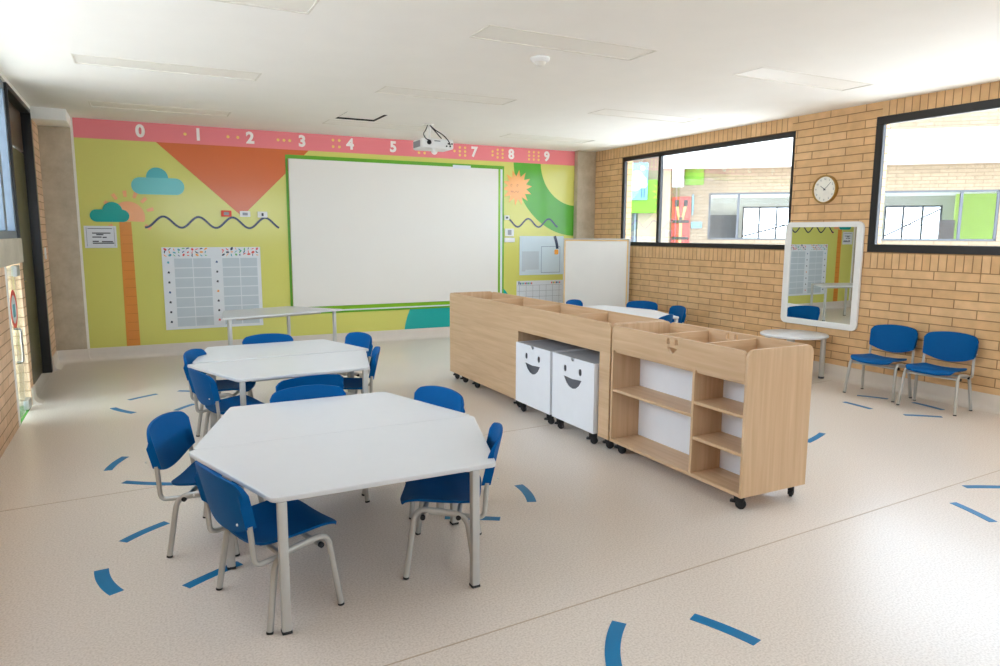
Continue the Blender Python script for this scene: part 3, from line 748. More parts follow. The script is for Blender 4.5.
# ================================================================== CHAIRS
def make_chair():
    root = empty('school_chair', (0, 0, 0))
    SX = .203                                                         # rail half spacing, feet splay out
    # seat: saddle shell
    nu, nv = 18, 16; bm = bmesh.new(); top = []; bot = []
    for j in range(nv + 1):
        v = j / nv; y = -.165 + .35 * v
        a, b = [], []
        for i in range(nu + 1):
            u = -1 + 2 * i / nu
            hw = .195 - .014 * (1 - v)
            cs = 1 - .11 * abs(2 * v - 1) ** 7
            tilt = .085 * y
            x = hw * u * cs
            z = .316 + .014 * abs(u) ** 2.2 + .012 * (1 - v) ** 4 * 1.0 - .026 * max(0, v - .72) ** 2 / .0784 + .002 + tilt
            yy = y - (.016 * abs(u) ** 5 if v > .9 else 0) * (v - .9) * 10 + (.016 * abs(u) ** 5 if v < .1 else 0) * (.1 - v) * 10
            a.append(bm.verts.new((x, yy, z))); e = max(abs(u) ** 8, abs(2 * v - 1) ** 8)
            b.append(bm.verts.new((x * .985, yy * .985, z - .017 + .006 * e - (.004 if v > .97 else 0))))
        top.append(a); bot.append(b)
    for g, fl in ((top, 0), (bot, 1)):
        for j in range(nv):
            for i in range(nu):
                q = (g[j][i], g[j][i + 1], g[j + 1][i + 1], g[j + 1][i]); bm.faces.new(q[::-1] if fl else q)
    for i in range(nu): bm.faces.new((top[0][i], bot[0][i], bot[0][i + 1], top[0][i + 1])); bm.faces.new((top[nv][i + 1], bot[nv][i + 1], bot[nv][i], top[nv][i]))
    for j in range(nv): bm.faces.new((top[j + 1][0], bot[j + 1][0], bot[j][0], top[j][0])); bm.faces.new((top[j][nu], bot[j][nu], bot[j + 1][nu], top[j + 1][nu]))
    link('seat', bm_mesh(bm, True, 60), M['blue'], root)
    # backrest: curved shell wrapping round the posts
    nu, nv = 28, 14; bm = bmesh.new(); F, B = [], []
    for j in range(nv + 1):
        v = j / nv; a, b = [], []
        for i in range(nu + 1):
            u = -1 + 2 * i / nu; au = abs(u)
            zt = .592 - .026 * au ** 2.2 - .030 * max(0, (au - .78) / .22) ** 3
            zb = .358 + .048 * au ** 2
            z = zb + (zt - zb) * v
            x = .212 * u * (1 - .05 * (1 - v)) 
            lean = -.195 - .22 * (z - .37)
            y = lean + .034 * au ** 2.4 - .006
            wrap = max(0, (au - .84) / .16)
            th = .012 + .023 * wrap ** 1.5 * (1 if v < .72 else max(.25, 1 - (v - .72) / .2))
            a.append(bm.verts.new((x, y + .004 * wrap, z))); b.append(bm.verts.new((x * (1 - .012 * wrap), y - th, z)))
        F.append(a); B.append(b)
    for g, fl in ((F, 1), (B, 0)):
        for j in range(nv):
            for i in range(nu):
                q = (g[j][i], g[j][i + 1], g[j + 1][i + 1], g[j + 1][i]); bm.faces.new(q[::-1] if fl else q)
    for i in range(nu): bm.faces.new((F[0][i], B[0][i], B[0][i + 1], F[0][i + 1])); bm.faces.new((F[nv][i + 1], B[nv][i + 1], B[nv][i], F[nv][i]))
    for j in range(nv): bm.faces.new((F[j + 1][0], B[j + 1][0], B[j][0], F[j][0])); bm.faces.new((F[j][nu], B[j][nu], B[j + 1][nu], F[j + 1][nu]))
    bk = link('backrest', bm_mesh(bm, True, 62), M['blue'], root)
    for s in (-1, 1):
        bm = bmesh.new(); lathe(bm, [(.005, 0), (.005, -.003), (.002, -.005)], 10, (s * .196, -.238, .435), 'y'); link('screw', bm_mesh(bm), M['whiteplastic'], bk)
    r = .0125
    for s in (-1, 1):
        fr = fillet([(s * .224, .148, .004), (s * (SX + .002), .108, .304), (s * SX, 0, .292)], .06, 7)
        rr = fillet([(s * .224, -.150, .004), (s * (SX + .002), -.108, .276), (s * SX, 0, .292)], .06, 7)
        for path, y in ((fr, .148), (rr, -.15)):
            lg = link('leg', tube_mesh(path[:-1] + [path[-1]], r), M['silver'], root)
            q = Vector(path[0]); d = (Vector(path[1]) - q).normalized()
            cap = tube_mesh([q - d * .004, q + d * .005], .0131, 12); link('foot_cap', cap, M['blackrub'], lg)
        pst = fillet([(s * (SX - .004), .05, .288), (s * (SX - .004), -.12, .268), (s * (SX - .004), -.184, .262), (s * (SX - .007), -.190, .36), (s * (SX - .008), -.195, .415)], [.03, .055, .05], 6)
        link('back_post', tube_mesh(pst, .0105), M['silver'], root)
    for y in (.075, -.075):
        cb = link('cross_bar', tube_mesh([(-.214, y, .268), (.214, y, .268)], .0105), M['silver'], root)
        for s in (-1, 1): link('end_plug', tube_mesh([(s * .208, y, .268), (s * .219, y, .268)], .0112, 12), M['blackrub'], cb)
    return root

GA, GB, GC, GD = ('chairs around the near table', 'chairs around the middle table', 'chairs around the far table', 'chairs against the brick wall')
CHAIRS = [
    (.425, 2.765, 17, 'blue school chair at near left corner of front table, its back towards the camera', GA),
    (.275, 3.49, -24, 'blue school chair at far left side of the front table, on open floor', GA),
    (.81, 3.735, -90, 'blue school chair on far edge of front table, only top of its back visible', GA),
    (1.25, 3.52, 196, 'blue school chair at far right corner of front table, nearest the white bins', GA),
    (1.165, 2.81, 153, 'blue school chair at near right end of front table, seen side on', GA),
    (.52, 4.835, 15, 'blue school chair at near left side of second table, its back to us', GB),
    (.53, 5.50, -22, 'blue school chair at far left side of the second table', GB),
    (.95, 6.0, -90, 'blue school chair on far edge of second table, in front of trapezoid wall table', GB),
    (1.465, 5.90, 194, 'blue school chair at far right corner of second table', GB),
    (1.345, 5.17, 163, 'blue school chair at right end of second table, seen edge on', GB),
    (.875, 4.515, 97, 'blue school chair on near edge of second table, between the two tables', GB),
    (5.22, 7.63, -62, 'blue chair back behind storage units, in front of left part of easel board', GC),
    (5.67, 7.19, 214, 'blue chair back beside right edge of easel whiteboard, behind far table', GC),
    (5.63, 6.67, 163, 'blue chair at right end of far table, nearest the brick wall', GC),
    (4.99, 6.147, 118, 'blue chair back just showing over storage unit, on near side of far table', GC),
    (5.96, 4.03, 186, 'blue chair against brick wall, left of the pair and beside round table', GD),
    (5.955, 3.505, 188, 'blue chair against brick wall, right of the pair, under the window', GD)]
proto = None
for k, (x, y, hd, lab, g) in enumerate(CHAIRS):
    if proto is None: proto = o = make_chair()
    else: o = copy_tree(proto)
    o.location = (x, y, 0); o.rotation_euler = (0, 0, R(hd - 90))
    if g == GD: o.scale = (1, 1, 1.07)
    tag(o, lab, 'chair', g)

# ================================================================== TABLES
def half_table(cx, cy, rz, flip, label, group, h=.525, long=1.335, short=.88, depth=.733, legx=(.03, .03), inset=.15):
    """trapezoid school table; the long edge runs along local y = 0 and the top reaches to -depth"""
    r = empty('trapezoid_table', (cx, cy, 0), rz + (PI if flip else 0)); tag(r, label, 'table', group)
    t = .019
    out = round_poly([(-long / 2, 0), (-short / 2, -depth), (short / 2, -depth), (long / 2, 0)], .032)
    me = plate([out], t, Matrix.Translation((0, 0, h - t)), .004)
    link('tabletop', me, M['white'], r)
    bm = bmesh.new()
    lp = [(-short / 2 + legx[0], -depth + .02), (short / 2 - legx[1], -depth + .02), (long / 2 - inset, -.09 if inset > .12 else -.05), (-long / 2 + inset, -.09 if inset > .12 else -.05)]
    fp = [(x * .8, (y + depth / 2) * .7 - depth / 2) for x, y in lp]
    for a, b in zip(fp, fp[1:] + fp[:1]):
        tube(bm, [(a[0], a[1], h - t - .016), (b[0], b[1], h - t - .016)], .014, 8)
    link('under_frame', bm_mesh(bm), M['silverleg'], r)
    for (x, y) in lp:
        bm = bmesh.new(); box(bm, (x - .017, y - .017, .006), (x + .017, y + .017, h - t), .006, 2)
        lg = link('leg', bm_mesh(bm), M['silverleg'], r)
        link('foot_cap', box_mesh((x - .0185, y - .0185, 0), (x + .0185, y + .0185, .012), .003), M['blackrub'], lg)
    return r
half_table(.812, 3.201, 0, False, 'white trapezoid table forming near half of the front hexagon, closest to the camera', 'front table halves', short=.885, long=1.36, legx=(.034, .09))
half_table(.822, 3.202, 0, True, 'white trapezoid table forming far half of the front hexagon, behind the nearest half', 'front table halves', short=.86)
half_table(.92, 5.42, R(3), False, 'white trapezoid table forming near half of the second hexagon', 'second table halves')
half_table(.965, 5.455, R(2), True, 'white trapezoid table forming far half of the second hexagon, towards the mural', 'second table halves', depth=.71, short=.96)
half_table(5.02, 6.88, 0, False, 'white trapezoid table, near half of far hexagon behind the storage units', 'far table halves')
half_table(5.02, 6.881, 0, True, 'white trapezoid table, far half of far hexagon beside easel whiteboard', 'far table halves')
half_table(1.38, 7.68, R(16.5), True, 'taller white trapezoid table standing alone in front of mural wall', None, h=.60, long=1.40, short=.78, depth=.72, legx=(.02, .05), inset=.1)

rt = empty('round_table', (5.925, 4.955, 0)); tag(rt, 'small low round white table against brick wall under the mirror', 'table')
bm = bmesh.new(); lathe(bm, [(.318, .436), (.326, .44), (.326, .454), (.318, .459)], 56); link('tabletop', bm_mesh(bm), M['white'], rt)
for x, y in ((.235, -.17), (-.20, -.12), (.20, .18), (-.15, .2)):
    bm = bmesh.new(); lathe(bm, [(.026, .012), (.026, .436)], 20, (x, y, 0)); lg = link('leg', bm_mesh(bm), M['silver'], rt)
    bm = bmesh.new(); lathe(bm, [(.026, 0), (.029, .004), (.029, .018), (.026, .022)], 20, (x, y, 0)); link('foot_cap', bm_mesh(bm), M['darkgrey'], lg)

# ================================================================== STORAGE UNITS
def caster(parent, x, y, ztop, rz=0.0, wr=.028, braked=True):
    T = Matrix.Translation((x, y, 0)) @ Matrix.Rotation(rz, 4, 'Z')
    bm = bmesh.new(); box(bm, (-.03, -.03, ztop - .006), (.03, .03, ztop), .002)
    box(bm, (-.016, -.024, wr + .012), (.016, .03, ztop - .004), .006)
    for s in (-1, 1): box(bm, (s * .013 - .003, -.022, wr - .012), (s * .013 + .003, .016, ztop - .02), .003)
    if braked: box(bm, (-.012, .02, wr + .002), (.012, .05, wr + .018), .004)
    me = bm_mesh(bm); me.transform(T)
    c = link('caster', me, M['blackrub'], parent, world=True)
    bm = bmesh.new(); lathe(bm, [(wr - .006, -.0105), (wr, -.007), (wr, .007), (wr - .006, .0105)], 24, (0, -.006, wr), 'x'); me = bm_mesh(bm); me.transform(T)
    w = link('wheel', me, M['blackrub'], c); w.location = (0, 0, 0)
    w.location = Vector((0, 0, 0))
    return c
X0, X1, ZB = 2.74, 3.225, .08

def panel_x(x, t, loops, m, name, parent, bevel=.0015):   # upright board facing -x, outline in (y, z)
    return link(name, plate([[(-a, b) for a, b in lp] for lp in loops], t, face_x(x + t), bevel), m, parent, world=True)
def panel_y(y, t, loops, m, name, parent, bevel=.0015):   # upright board facing -y, outline in (x, z)
    return link(name, plate(loops, t, face_y(y + t), bevel), m, parent, world=True)
def board(a, b, m, name, parent): return link(name, box_mesh(a, b, .0015, 1), m, parent, world=True)
def hole(cy, cz, kind):
    if kind == 'eye': return rrect(cy - .013, cz - .018, cy + .013, cz + .018, .005)
    return [(cy - .045, cz + .012), (cy - .012, cz - .022), (cy + .012, cz - .022), (cy + .045, cz + .012), (cy + .02, cz + .014), (cy - .02, cz + .014)]

# near unit: open shelves
sh = empty('shelf_unit', ((X0 + X1) / 2, 3.14, 0)); tag(sh, 'light oak book shelf unit on casters, nearest of the row, with open shelves', 'shelf')
YA, YB, T = 2.56, 3.725, .018
for y in (YA, YB - T): panel_y(y, T, [rrect(X0, ZB, X1, .868, .045, 8, (0, 1, 1, 0))], M['wood_z'], 'end_panel', sh)
fr_loop = rrect(YA + T + .001, .70, YB - T - .001, .862, .032, 8, (0, 1, 1, 0))
panel_x(X0, .016, [fr_loop, hole(3.14 + .035, .832, 'eye'), hole(3.14 - .035, .832, 'eye'), hole(3.14, .785, 'mouth')], M['wood_y'], 'front_panel', sh)
panel_x(X1 - .016, .016, [rrect(YA + T + .001, .10, YB - T - .001, .862, .032, 8, (0, 1, 1, 0)), hole(3.14 + .035, .832, 'eye'), hole(3.14 - .035, .832, 'eye'), hole(3.14, .785, 'mouth')], M['wood_y'], 'back_panel', sh)
XB = 2.965
board((XB, YA + T, .1), (XB + .012, YB - T, .70), M['binwhite'], 'white_backing', sh)
board((X0, YA + T, ZB), (X1 - .017, YB - T, .10), M['wood_y'], 'bottom_board', sh)
board((X0 + .017, YA + T, .682), (X1 - .017, YB - T, .70), M['wood_y'], 'tray_bottom', sh)
board((X0 + .002, 2.945, .1), (XB, 2.963, .70), M['wood_z'], 'divider', sh)
board((X0 + .004, 2.964, .424), (XB, YB - T, .442), M['wood_y'], 'shelf', sh)
for z in (.505, .30): board((X0 + .004, YA + T, z), (XB, 2.944, z + .018), M['wood_y'], 'shelf', sh)
for y in (3.335, 2.94): board((X0 + .017, y, .70), (X1 - .017, y + .015, .848), M['wood_x'], 'tray_divider', sh)
for x, y, a in ((X0 + .045, 2.61, .5), (X1 - .05, 2.61, 2.2), (X0 + .06, 3.67, .4), (X1 - .05, 3.67, 1.2)): caster(sh, x, y, ZB, a)

# far unit: solid front with an opening for the two bins
st_ = empty('storage_unit', ((X0 + X1) / 2, 5.1, 0)); tag(st_, 'long light oak storage unit on casters with bins parked in its opening', 'storage unit')
YA2, YB2 = 3.742, 6.455
fl = [(YA2, ZB), (3.86, ZB), (3.86, .665), (5.012, .665), (5.012, ZB), (YB2 - T, ZB), (YB2 - T, .872)]
fl = fl[:-1] + [(YB2 - T - .032 + .032 * math.cos(R(a)), .84 + .032 * math.sin(R(a))) for a in range(0, 91, 15)] + [(YA2 + .035 + .035 * math.cos(R(a)), .837 + .035 * math.sin(R(a))) for a in range(90, 181, 15)]
panel_x(X0, .016, [fl], M['wood_y'], 'front_panel', st_)
panel_x(X1 - .016, .016, [rrect(YA2 + T, ZB, YB2 - T, .866, .032, 8, (0, 1, 1, 0))], M['wood_y'], 'back_panel', st_)
for y in (YA2, YB2 - T): panel_y(y, T, [rrect(X0 + .0165, ZB, X1, .87, .04, 8, (0, 1, 1, 0))], M['wood_z'], 'end_panel', st_)
for y in (3.842, 5.012): board((X0 + .0165, y, ZB), (X1 - .017, y + .018, .665), M['wood_z'], 'inner_side', st_)
board((X0 + .0165, YA2 + T, .665), (X1 - .017, YB2 - T, .683), M['wood_y'], 'tray_bottom', st_)
board((X0 + .0165, 5.03, ZB), (X1 - .017, YB2 - T, .098), M['wood_y'], 'bottom_board', st_)
for y in (5.77, 5.11, 4.42): board((X0 + .017, y, .683), (X1 - .017, y + .015, .855), M['wood_x'], 'tray_divider', st_)
for x, y, a in ((X0 + .06, 6.40, .3), (X1 - .06, 6.40, 1.0), (X0 + .06, 6.20, .9), (X0 + .06, 5.93, .5), (X0 + .055, 3.80, .4), (X1 - .06, 3.80, .4), (X0 + .06, 5.09, 1.2)): caster(st_, x, y, ZB, a)

# bins
def make_bin(y0, y1, label):
    x0, x1, z0, z1 = 2.718, 3.16, .088, .578
    c = (y0 + y1) / 2
    r = empty('storage_bin', ((x0 + x1) / 2, c, 0)); tag(r, label, 'storage bin', 'smiling bins in the storage unit')
    f = rrect(y0, z0, y1, z1, .004, 3)
    nt_ = [(c + .024 * math.cos(R(a)), z1 - .001 + .024 * math.sin(R(a))) for a in range(180, 361, 20)]
    f = [(y0, z0), (y1, z0), (y1, z1), (c + .026, z1)] + nt_[::-1] + [(c - .026, z1), (y0, z1)]
    eye = lambda y: [(y + .019 * math.cos(R(a)), .488 + (.006 if 0 < a < 180 else -.006 if 180 < a < 360 else 0) + .019 * math.sin(R(a))) for a in range(0, 360, 15)]
    mouth = [(c + .118, .432), (c + .108, .418), (c + .085, .388), (c + .045, .362), (c, .353), (c - .045, .362), (c - .085, .388), (c - .108, .418), (c - .118, .432), (c, .424)]
    panel_x(x0, .005, [f, eye(c + .098), eye(c - .098), mouth], M['binwhite'], 'front_panel', r, 0)
    bm = bmesh.new()
    box(bm, (x0 + .005, y0, z0), (x1, y0 + .012, z1)); box(bm, (x0 + .005, y1 - .012, z0), (x1, y1, z1)); box(bm, (x1 - .012, y0 + .012, z0), (x1, y1 - .012, z1)); box(bm, (x0 + .005, y0 + .012, z0), (x1 - .012, y1 - .012, z0 + .012))
    link('bin_body', bm_mesh(bm, False), M['binwhite'], r, world=True)
    board((x0 + .0145, y0 + .012, z1 - .02), (x1 - .012, y1 - .012, z1 - .004), M['bingrey'], 'lid', r)
    board((x0 + .014, y0 + .02, z0 + .02), (x0 + .018, y1 - .02, z1 - .03), M['binshade'], 'hole_shade_sheet', r)  # dark sheet behind the cut-outs, stands in for shade in the hollow bin
    for x, y, a in ((x0 + .04, y0 + .05, .6), (x0 + .04, y1 - .06, .3), (x1 - .05, y0 + .05, 1), (x1 - .05, y1 - .06, 0)): caster(r, x, y, z0, a, .026)
make_bin(4.462, 5.004, 'white storage bin with cut out smile, left one of the two')
make_bin(3.885, 4.428, 'white storage bin with cut out smile, right one beside open shelf unit')

# ================================================================== EASEL WHITEBOARD IN THE CORNER
ez = empty('easel_whiteboard', (5.76, 8.25, 0), math.atan2(8.0 - 8.5, 6.15 - 5.37))
tag(ez, 'free standing whiteboard with pine strip and silver frame in far right corner', 'whiteboard')
hw = .465
link('board_panel', plate([rrect(-hw + .03, .34, hw - .04, 1.362)], .014, face_y(0)), M['boardpanel'], ez)
link('inner_strip', plate([rrect(-hw + .012, .32, hw - .022, 1.38), rrect(-hw + .03, .34, hw - .042, 1.36)[::-1]], .02, face_y(.0), .002), M['pine'], ez)
link('outer_frame', plate([rrect(-hw, .305, hw, 1.396, .008), rrect(-hw + .012, .32, hw - .022, 1.38)[::-1]], .03, face_y(.006), .003), M['alu'], ez)
for s in (-1, 1):
    lg = link('leg', tube_mesh([(s * .40, .012, .07), (s * .40, .012, 1.2)], .013), M['alu'], ez)
    link('foot_bar', box_mesh((s * .40 - .016, -.20, .045), (s * .40 + .016, .13, .075), .006), M['alu'], lg)
    for y in (-.18, .11):
        bm = bmesh.new(); lathe(bm, [(.018, -.01), (.0225, -.007), (.0225, .007), (.018, .01)], 18, (s * .40, y, .0225), 'x'); link('wheel', bm_mesh(bm), M['blackrub'], lg)

# ================================================================== FLOOR MARKS
TAPES = [
    ((1.81, 1.90), (1.896, 1.660), .052, .008, 'long blue floor strip lowest right in photo, pointing to lower right'),
    ((1.535, 1.993), (1.352, 1.775), .055, -.014, 'short broad curved blue floor strip cut by bottom edge of photo'),
    ((3.902, 2.145), (3.82, 1.895), .045, .006, 'slanting blue floor strip in bright light at right edge, nearer one'),
    ((4.215, 2.262), (4.44, 2.14), .045, .006, 'level blue floor strip at right edge of photo, further one'),
    ((4.14, 3.295), (4.437, 3.40), .045, -.006, 'blue floor strip peeking out right of the shelf unit end'),
    ((5.455, 3.987), (5.437, 3.717), .045, .006, 'sunlit blue floor strip in front of left wall chair, outer one'),
    ((5.497, 3.467), (5.714, 3.289), .045, .006, 'sunlit level blue floor strip in front of right wall chair, outer one'),
    ((5.788, 4.104), (5.914, 3.889), .045, .008, 'shaded dark blue floor strip directly before left wall chair'),
    ((5.988, 3.705), (5.955, 3.425), .045, .008, 'shaded dark blue floor strip directly before right wall chair'),
    ((-.222, 3.343), (-.158, 3.09), .057, -.014, 'broad curved blue floor strip furthest left near the front'),
    ((-.144, 3.617), (.05, 3.774), .048, .01, 'blue floor strip beside the rear leg of left front chair'),
    ((.095, 3.018), (.322, 3.143), .048, .006, 'blue floor strip running under the chair at near left of front table'),
    ((-.243, 4.80), (-.15, 5.055), .048, .012, 'short curved blue floor strip left of front table, midway to door'),
    ((-.152, 4.528), (.11, 4.36), .045, -.008, 'level blue floor strip passing behind left front chair back'),
    ((-.261, 6.556), (-.104, 6.295), .05, -.012, 'small blue floor strip left of second table, nearer of far pair'),
    ((-.145, 6.817), (.079, 6.967), .045, .006, 'thin blue floor strip left of second table, further of far pair'),
    ((.20, 6.235), (.351, 6.411), .045, .006, 'bit of blue floor strip just above back of left front chair'),
    ((.26, 7.02), (.45, 6.88), .045, .006, 'bit of blue floor strip beside back of far left second table chair'),
    ((1.897, 3.45), (1.837, 3.19), .052, .014, 'curved blue floor strip on open floor right of front table'),
    ((1.33, 3.205), (1.576, 3.06), .045, .004, 'blue floor strip under right end chair of front table'),
    ((1.48, 3.83), (1.70, 3.72), .045, .004, 'blue floor strip glimpsed behind back of right end chair')]
for a, b, w, bow, lab in TAPES:
    a, b = Vector(a), Vector(b); n = (b - a); n = Vector((-n.y, n.x)).normalized()
    pts = [a + (b - a) * t / 10 + n * bow * 4 * (t / 10) * (1 - t / 10) for t in range(11)]
    tag(link('floor_strip', plate([ribbon(pts, w)], .0016), M['tape'], recenter=True), lab, 'floor tape', 'blue floor strips')

# ================================================================== OUTSIDE, SEEN THROUGH THE WINDOWS
ground = box_mesh((W + .25, -40, -.12), (60, 60, -.06)); structure('ground', ground, M['outconc'])
structure('ground_left', box_mesh((-40, -40, -.12), (XL, 60, -.06)), M['outconc_dark'])
structure('ground_rear', box_mesh((XL, -40, -.12), (W + .25, YR - .2, -.06)), M['outconc'])
ba = R(44); dv = Vector((math.cos(ba), -math.sin(ba), 0)); nv_ = Vector((math.sin(ba), math.cos(ba), 0))
bl = empty('school_building', tuple(nv_ * 20.5), -ba)      # local x along the facade, local y away from us
tag(bl, 'pale brick school building with white fascia across the courtyard outside the windows', 'building')
FW = [(-.2, 2.9, 1.33, 2.6), (3.9, 6.72, 1.33, 2.6), (7.6, 10.5, 1.33, 2.6)]
link('facade_wall', slab_with_holes(1, 0, .2, -1.5, 14, 0, 3.3, FW + [(-4, -3, 0, 1)]), M['brick_out'], bl)
link('fascia', box_mesh((-1.5, -.55, 3.25), (14, .2, 3.56), .01), M['outwhite'], bl)
link('fascia_upper', box_mesh((-1.5, -.5, 3.565), (14, .2, 4.05), .01), M['outwhite'], bl)
link('parapet', box_mesh((-1.5, .1, 4.05), (14, .4, 5.6)), M['brick_out'], bl)
link('room_floor', box_mesh((-1.5, .2, -.05), (14, 6.2, 0)), M['outinner'], bl)
link('room_ceiling', box_mesh((-1.5, .2, 2.75), (14, 6.2, 2.85)), M['outwhite'], bl)
FB = [(.9, 4.3, 1.2, 2.45), (5.4, 7.1, 1.2, 2.45), (9.0, 12, 1.2, 2.45)]
link('room_back_wall', slab_with_holes(1, 6.0, 6.2, -1.5, 14, 0, 2.8, FB), M['outinner'], bl)
link('green_inner_wall', box_mesh((7.15, 4.9, 0), (9.5, 5.0, 2.75)), M['innergreen'], bl)
link('brick_inner_panel', box_mesh((6.72, 4.8, 0), (7.14, 4.95, 1.95)), M['brown'], bl)
link('inner_door', box_mesh((-.35, 5.8, 0), (.75, 5.95, 2.15), .01), M['darkgrey'], bl)
for (a, b, c, d), ms in zip(FW, ((.58, 1.9), (5.9,), (9,))):
    bm = bmesh.new(); w = .05
    for q in ((a, b, c, c + w), (a, b, d - w, d), (a, a + w, c, d), (b - w, b, c, d)): box(bm, (q[0], .02, q[2]), (q[1], .1, q[3]))
    for m_ in ms: box(bm, (m_ - .03, .02, c), (m_ + .03, .1, d))
    wf = link('window_frame', bm_mesh(bm, False), M['darkgrey'], bl)
    link('window_pane', box_mesh((a, .055, c), (b, .062, d)), M['glass'], wf)
for (a, b, c, d) in FB:
    bm = bmesh.new(); w = .06
    for q in ((a, b, c, c + w), (a, b, d - w, d), (a, a + w, c, d), (b - w, b, c, d), (a, b, 1.8, 1.83)): box(bm, (q[0], 6.02, q[2]), (q[1], 6.1, q[3]))
    n_ = max(2, int((b - a) / .5))
    for k in range(1, n_): box(bm, (a + (b - a) * k / n_ - .03, 6.02, c), (a + (b - a) * k / n_ + .03, 6.1, d))
    tube(bm, [(a, 6.15, c + .2), (b, 6.15, d - .1)], .03, 8)
    link('rear_window_frame', bm_mesh(bm, False), M['darkgrey'], bl)
link('green_panel', box_mesh((-.86, -.06, 2.82), (-.36, 0, 3.3), .005), M['outgreen'], bl)
link('downpipe', tube_mesh([(-.62, -.06, 2.0), (-.62, -.06, 2.56)], .02, 10), M['outsky'], bl)
link('corner_pillar', box_mesh((-1.55, -.3, 0), (-1.22, .2, 4.4), .01), M['outbeige'], bl)
link('hanging_sheet', box_mesh((-1.18, -.34, 2.75), (-.88, -.32, 3.45), .002), M['outwhite'], bl)

def fac(u, z, w=0.0): return nv_ * (20.5 + w) + dv * u + Vector((0, 0, z))
# red climbing board with a ladder-like emblem
rb = empty('climbing_sign', tuple(fac(-.93, 1.2, -.03)), -ba); tag(rb, 'red sign with yellow stripe and black cross bars on the brick building outside', 'sign')
link('sign_board', box_mesh((-.25, -.02, 0), (.25, .02, 1.3), .004), M['outred'], rb)
bm = bmesh.new(); box(bm, (-.035, -.03, .02), (.035, -.02, .62))
link('yellow_stripe', bm_mesh(bm, False), M['outyellow'], rb)
for s in (-1, 1):
    link('yellow_arm', plate([[(s * .02, .66), (s * .065, .66), (s * .15, 1.05), (s * .07, 1.05)]], .01, face_y(-.02)), M['outyellow'], rb)
    link('black_tip', plate([rrect(s * .12 - .055, 1.03, s * .12 + .055, 1.22, .02)], .012, face_y(-.021)), M['black'], rb)
link('cross_bar', box_mesh((-.23, -.05, .58), (.23, -.02, .66), .01), M['black'], rb)
link('cross_bar', box_mesh((-.23, -.05, .12), (.23, -.02, .2), .01), M['black'], rb)
link('knot', plate([[(-.07, .74), (.07, .74), (0, .6)]], .014, face_y(-.02)), M['black'], rb)
tag(link('small_sign', box_mesh((-.14, -.01, 0), (.14, .01, .17), .003), M['outsky'], None), 'small pale blue plaque right of red sign outside', 'sign')
s_ = bpy.data.objects['small_sign']; s_.location = fac(-.5, 1.64, -.02); s_.rotation_euler = (0, 0, -ba)

# neighbouring wing with lime band and poster
nb = empty('neighbour_building', tuple(fac(-3.2, 0, -.2)), -ba); tag(nb, 'building wing with lime green band outside the left end of the window', 'building')
link('wing_wall', slab_with_holes(1, 0, .2, -6, 1.64, 0, 3.6, [(-1.2, 1.1, .2, 2.05)]), M['outbeige'], nb)
link('lime_band', box_mesh((-6, -.3, 2.05), (1.62, 0, 2.95), .01), M['outgreen'], nb)
link('roof_slab', box_mesh((-6, -.4, 3.6), (1.64, 3, 3.8), .01), M['midgrey'], nb)
link('dark_window', box_mesh((-1.2, .1, .2), (1.1, .14, 2.05)), M['darkgrey'], nb)
bm = bmesh.new()
for k in range(6): box(bm, (-1.2 + k * .44, .04, .2), (-1.15 + k * .44, .1, 2.05))
link('window_bars', bm_mesh(bm, False), M['steel'], nb)
pp = empty('outdoor_poster', tuple(fac(-2.17, 2.4, -.56)), -ba); tag(pp, 'pale blue poster with white clouds on lime band outside, seen through left pane', 'poster')
link('poster_sheet', box_mesh((-.4, -.01, 0), (.35, .01, 1.0), .002), M['outsky'], pp)
cl = [plate([circle(x, z, r_, 20)], .004, face_y(-.01 - .001 * k)) for k, (x, z, r_) in enumerate(((-.1, .55, .16), (.05, .62, .17), (.18, .52, .13), (-.2, .45, .12), (.0, .45, .2), (-.28, .86, .06), (-.2, .88, .05), (.2, .85, .06)))]
link('cloud_print', join(cl), [M['outwhite']] * 8, pp)
link('figure_print', join([plate([rrect(.18, .06, .21, .3)], .004, face_y(-.02)), plate([rrect(.25, .06, .28, .3)], .004, face_y(-.02)), plate([circle(.23, .42, .1, 20)], .004, face_y(-.02))]), [M['inkblue'], M['inkblue'], M['sunpink']], pp)

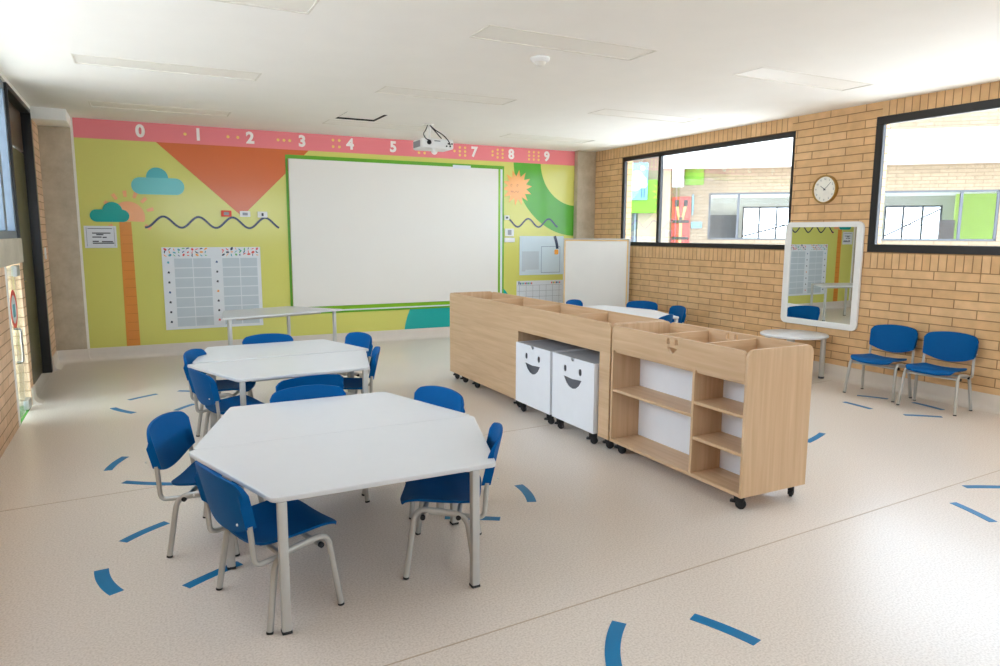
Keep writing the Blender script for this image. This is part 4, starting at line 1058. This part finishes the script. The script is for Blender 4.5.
# ================================================================== LIGHT
wd = bpy.data.worlds.new('sky'); sc.world = wd; wd.use_nodes = True
nt = wd.node_tree; bg = nt.nodes['Background']
tc = nt.nodes.new('ShaderNodeTexCoord'); no = nt.nodes.new('ShaderNodeTexNoise'); no.inputs['Scale'].default_value = 3; no.inputs['Detail'].default_value = 4
cr = nt.nodes.new('ShaderNodeValToRGB'); cr.color_ramp.elements[0].color = (.68, .82, 1, 1); cr.color_ramp.elements[1].color = (.75, .89, 1, 1)
nt.links.new(tc.outputs['Generated'], no.inputs['Vector']); nt.links.new(no.outputs['Fac'], cr.inputs[0]); nt.links.new(cr.outputs[0], bg.inputs[0])
bg.inputs[1].default_value = 4.6
sl = bpy.data.lights.new('sun', 'SUN'); sl.energy = 9; sl.angle = R(2); sl.color = (1, 1, 1)
so = bpy.data.objects.new('sun', sl); C.objects.link(so); so.rotation_euler = Vector((.02, -.6, -.78)).to_track_quat('-Z', 'Y').to_euler()
def portal(name, loc, rot, sx, sy):
    l = bpy.data.lights.new(name, 'AREA'); l.shape = 'RECTANGLE'; l.size = sx; l.size_y = sy; l.cycles.is_portal = True
    o = bpy.data.objects.new(name, l); C.objects.link(o); o.location = loc; o.rotation_euler = rot
portal('sky_portal', (W + .19, (W1[0] + W1[1]) / 2, 1.92), (0, R(90), 0), 1.25, W1[1] - W1[0])
portal('sky_portal', (W + .19, (W2[0] + W2[1]) / 2, 1.92), (0, R(90), 0), 1.25, W2[1] - W2[0])
portal('sky_portal', (XL - .14, 4.77, 2.03), (0, R(-90), 0), 1.25, 4.7)
for h in FILL_RW: portal('sky_portal', ((h[0] + h[1]) / 2, YR - .14, 2.0), (R(90), 0, R(0)), h[1] - h[0], 1.2)

# ================================================================== CAMERA
cam = bpy.data.cameras.new('camera'); co = bpy.data.objects.new('camera', cam); C.objects.link(co); sc.camera = co
cam.sensor_fit = 'HORIZONTAL'; cam.sensor_width = 36.0; cam.lens = 702.19 * 36.0 / 1000.0
yaw, pitch, roll = .474354, .139796, .0043
fwd = Vector((math.sin(yaw) * math.cos(pitch), math.cos(yaw) * math.cos(pitch), -math.sin(pitch)))
rt_ = Vector((math.cos(yaw), -math.sin(yaw), 0)); up = rt_.cross(fwd)
r2 = rt_ * math.cos(roll) + up * math.sin(roll); u2 = -rt_ * math.sin(roll) + up * math.cos(roll)
co.matrix_world = Matrix(((r2.x, u2.x, -fwd.x, 0), (r2.y, u2.y, -fwd.y, 0), (r2.z, u2.z, -fwd.z, CAM_H), (0, 0, 0, 1)))
cam.clip_end = 200

vs = sc.view_settings
vs.view_transform = 'Standard'; vs.look = 'None'; vs.gamma = 1.0; vs.use_curve_mapping = False; vs.exposure = 0.95
sc.cycles.use_denoising = True
sc.cycles.max_bounces = 12; sc.cycles.diffuse_bounces = 7; sc.cycles.glossy_bounces = 4; sc.cycles.transparent_max_bounces = 16
sc.cycles.sample_clamp_indirect = 8
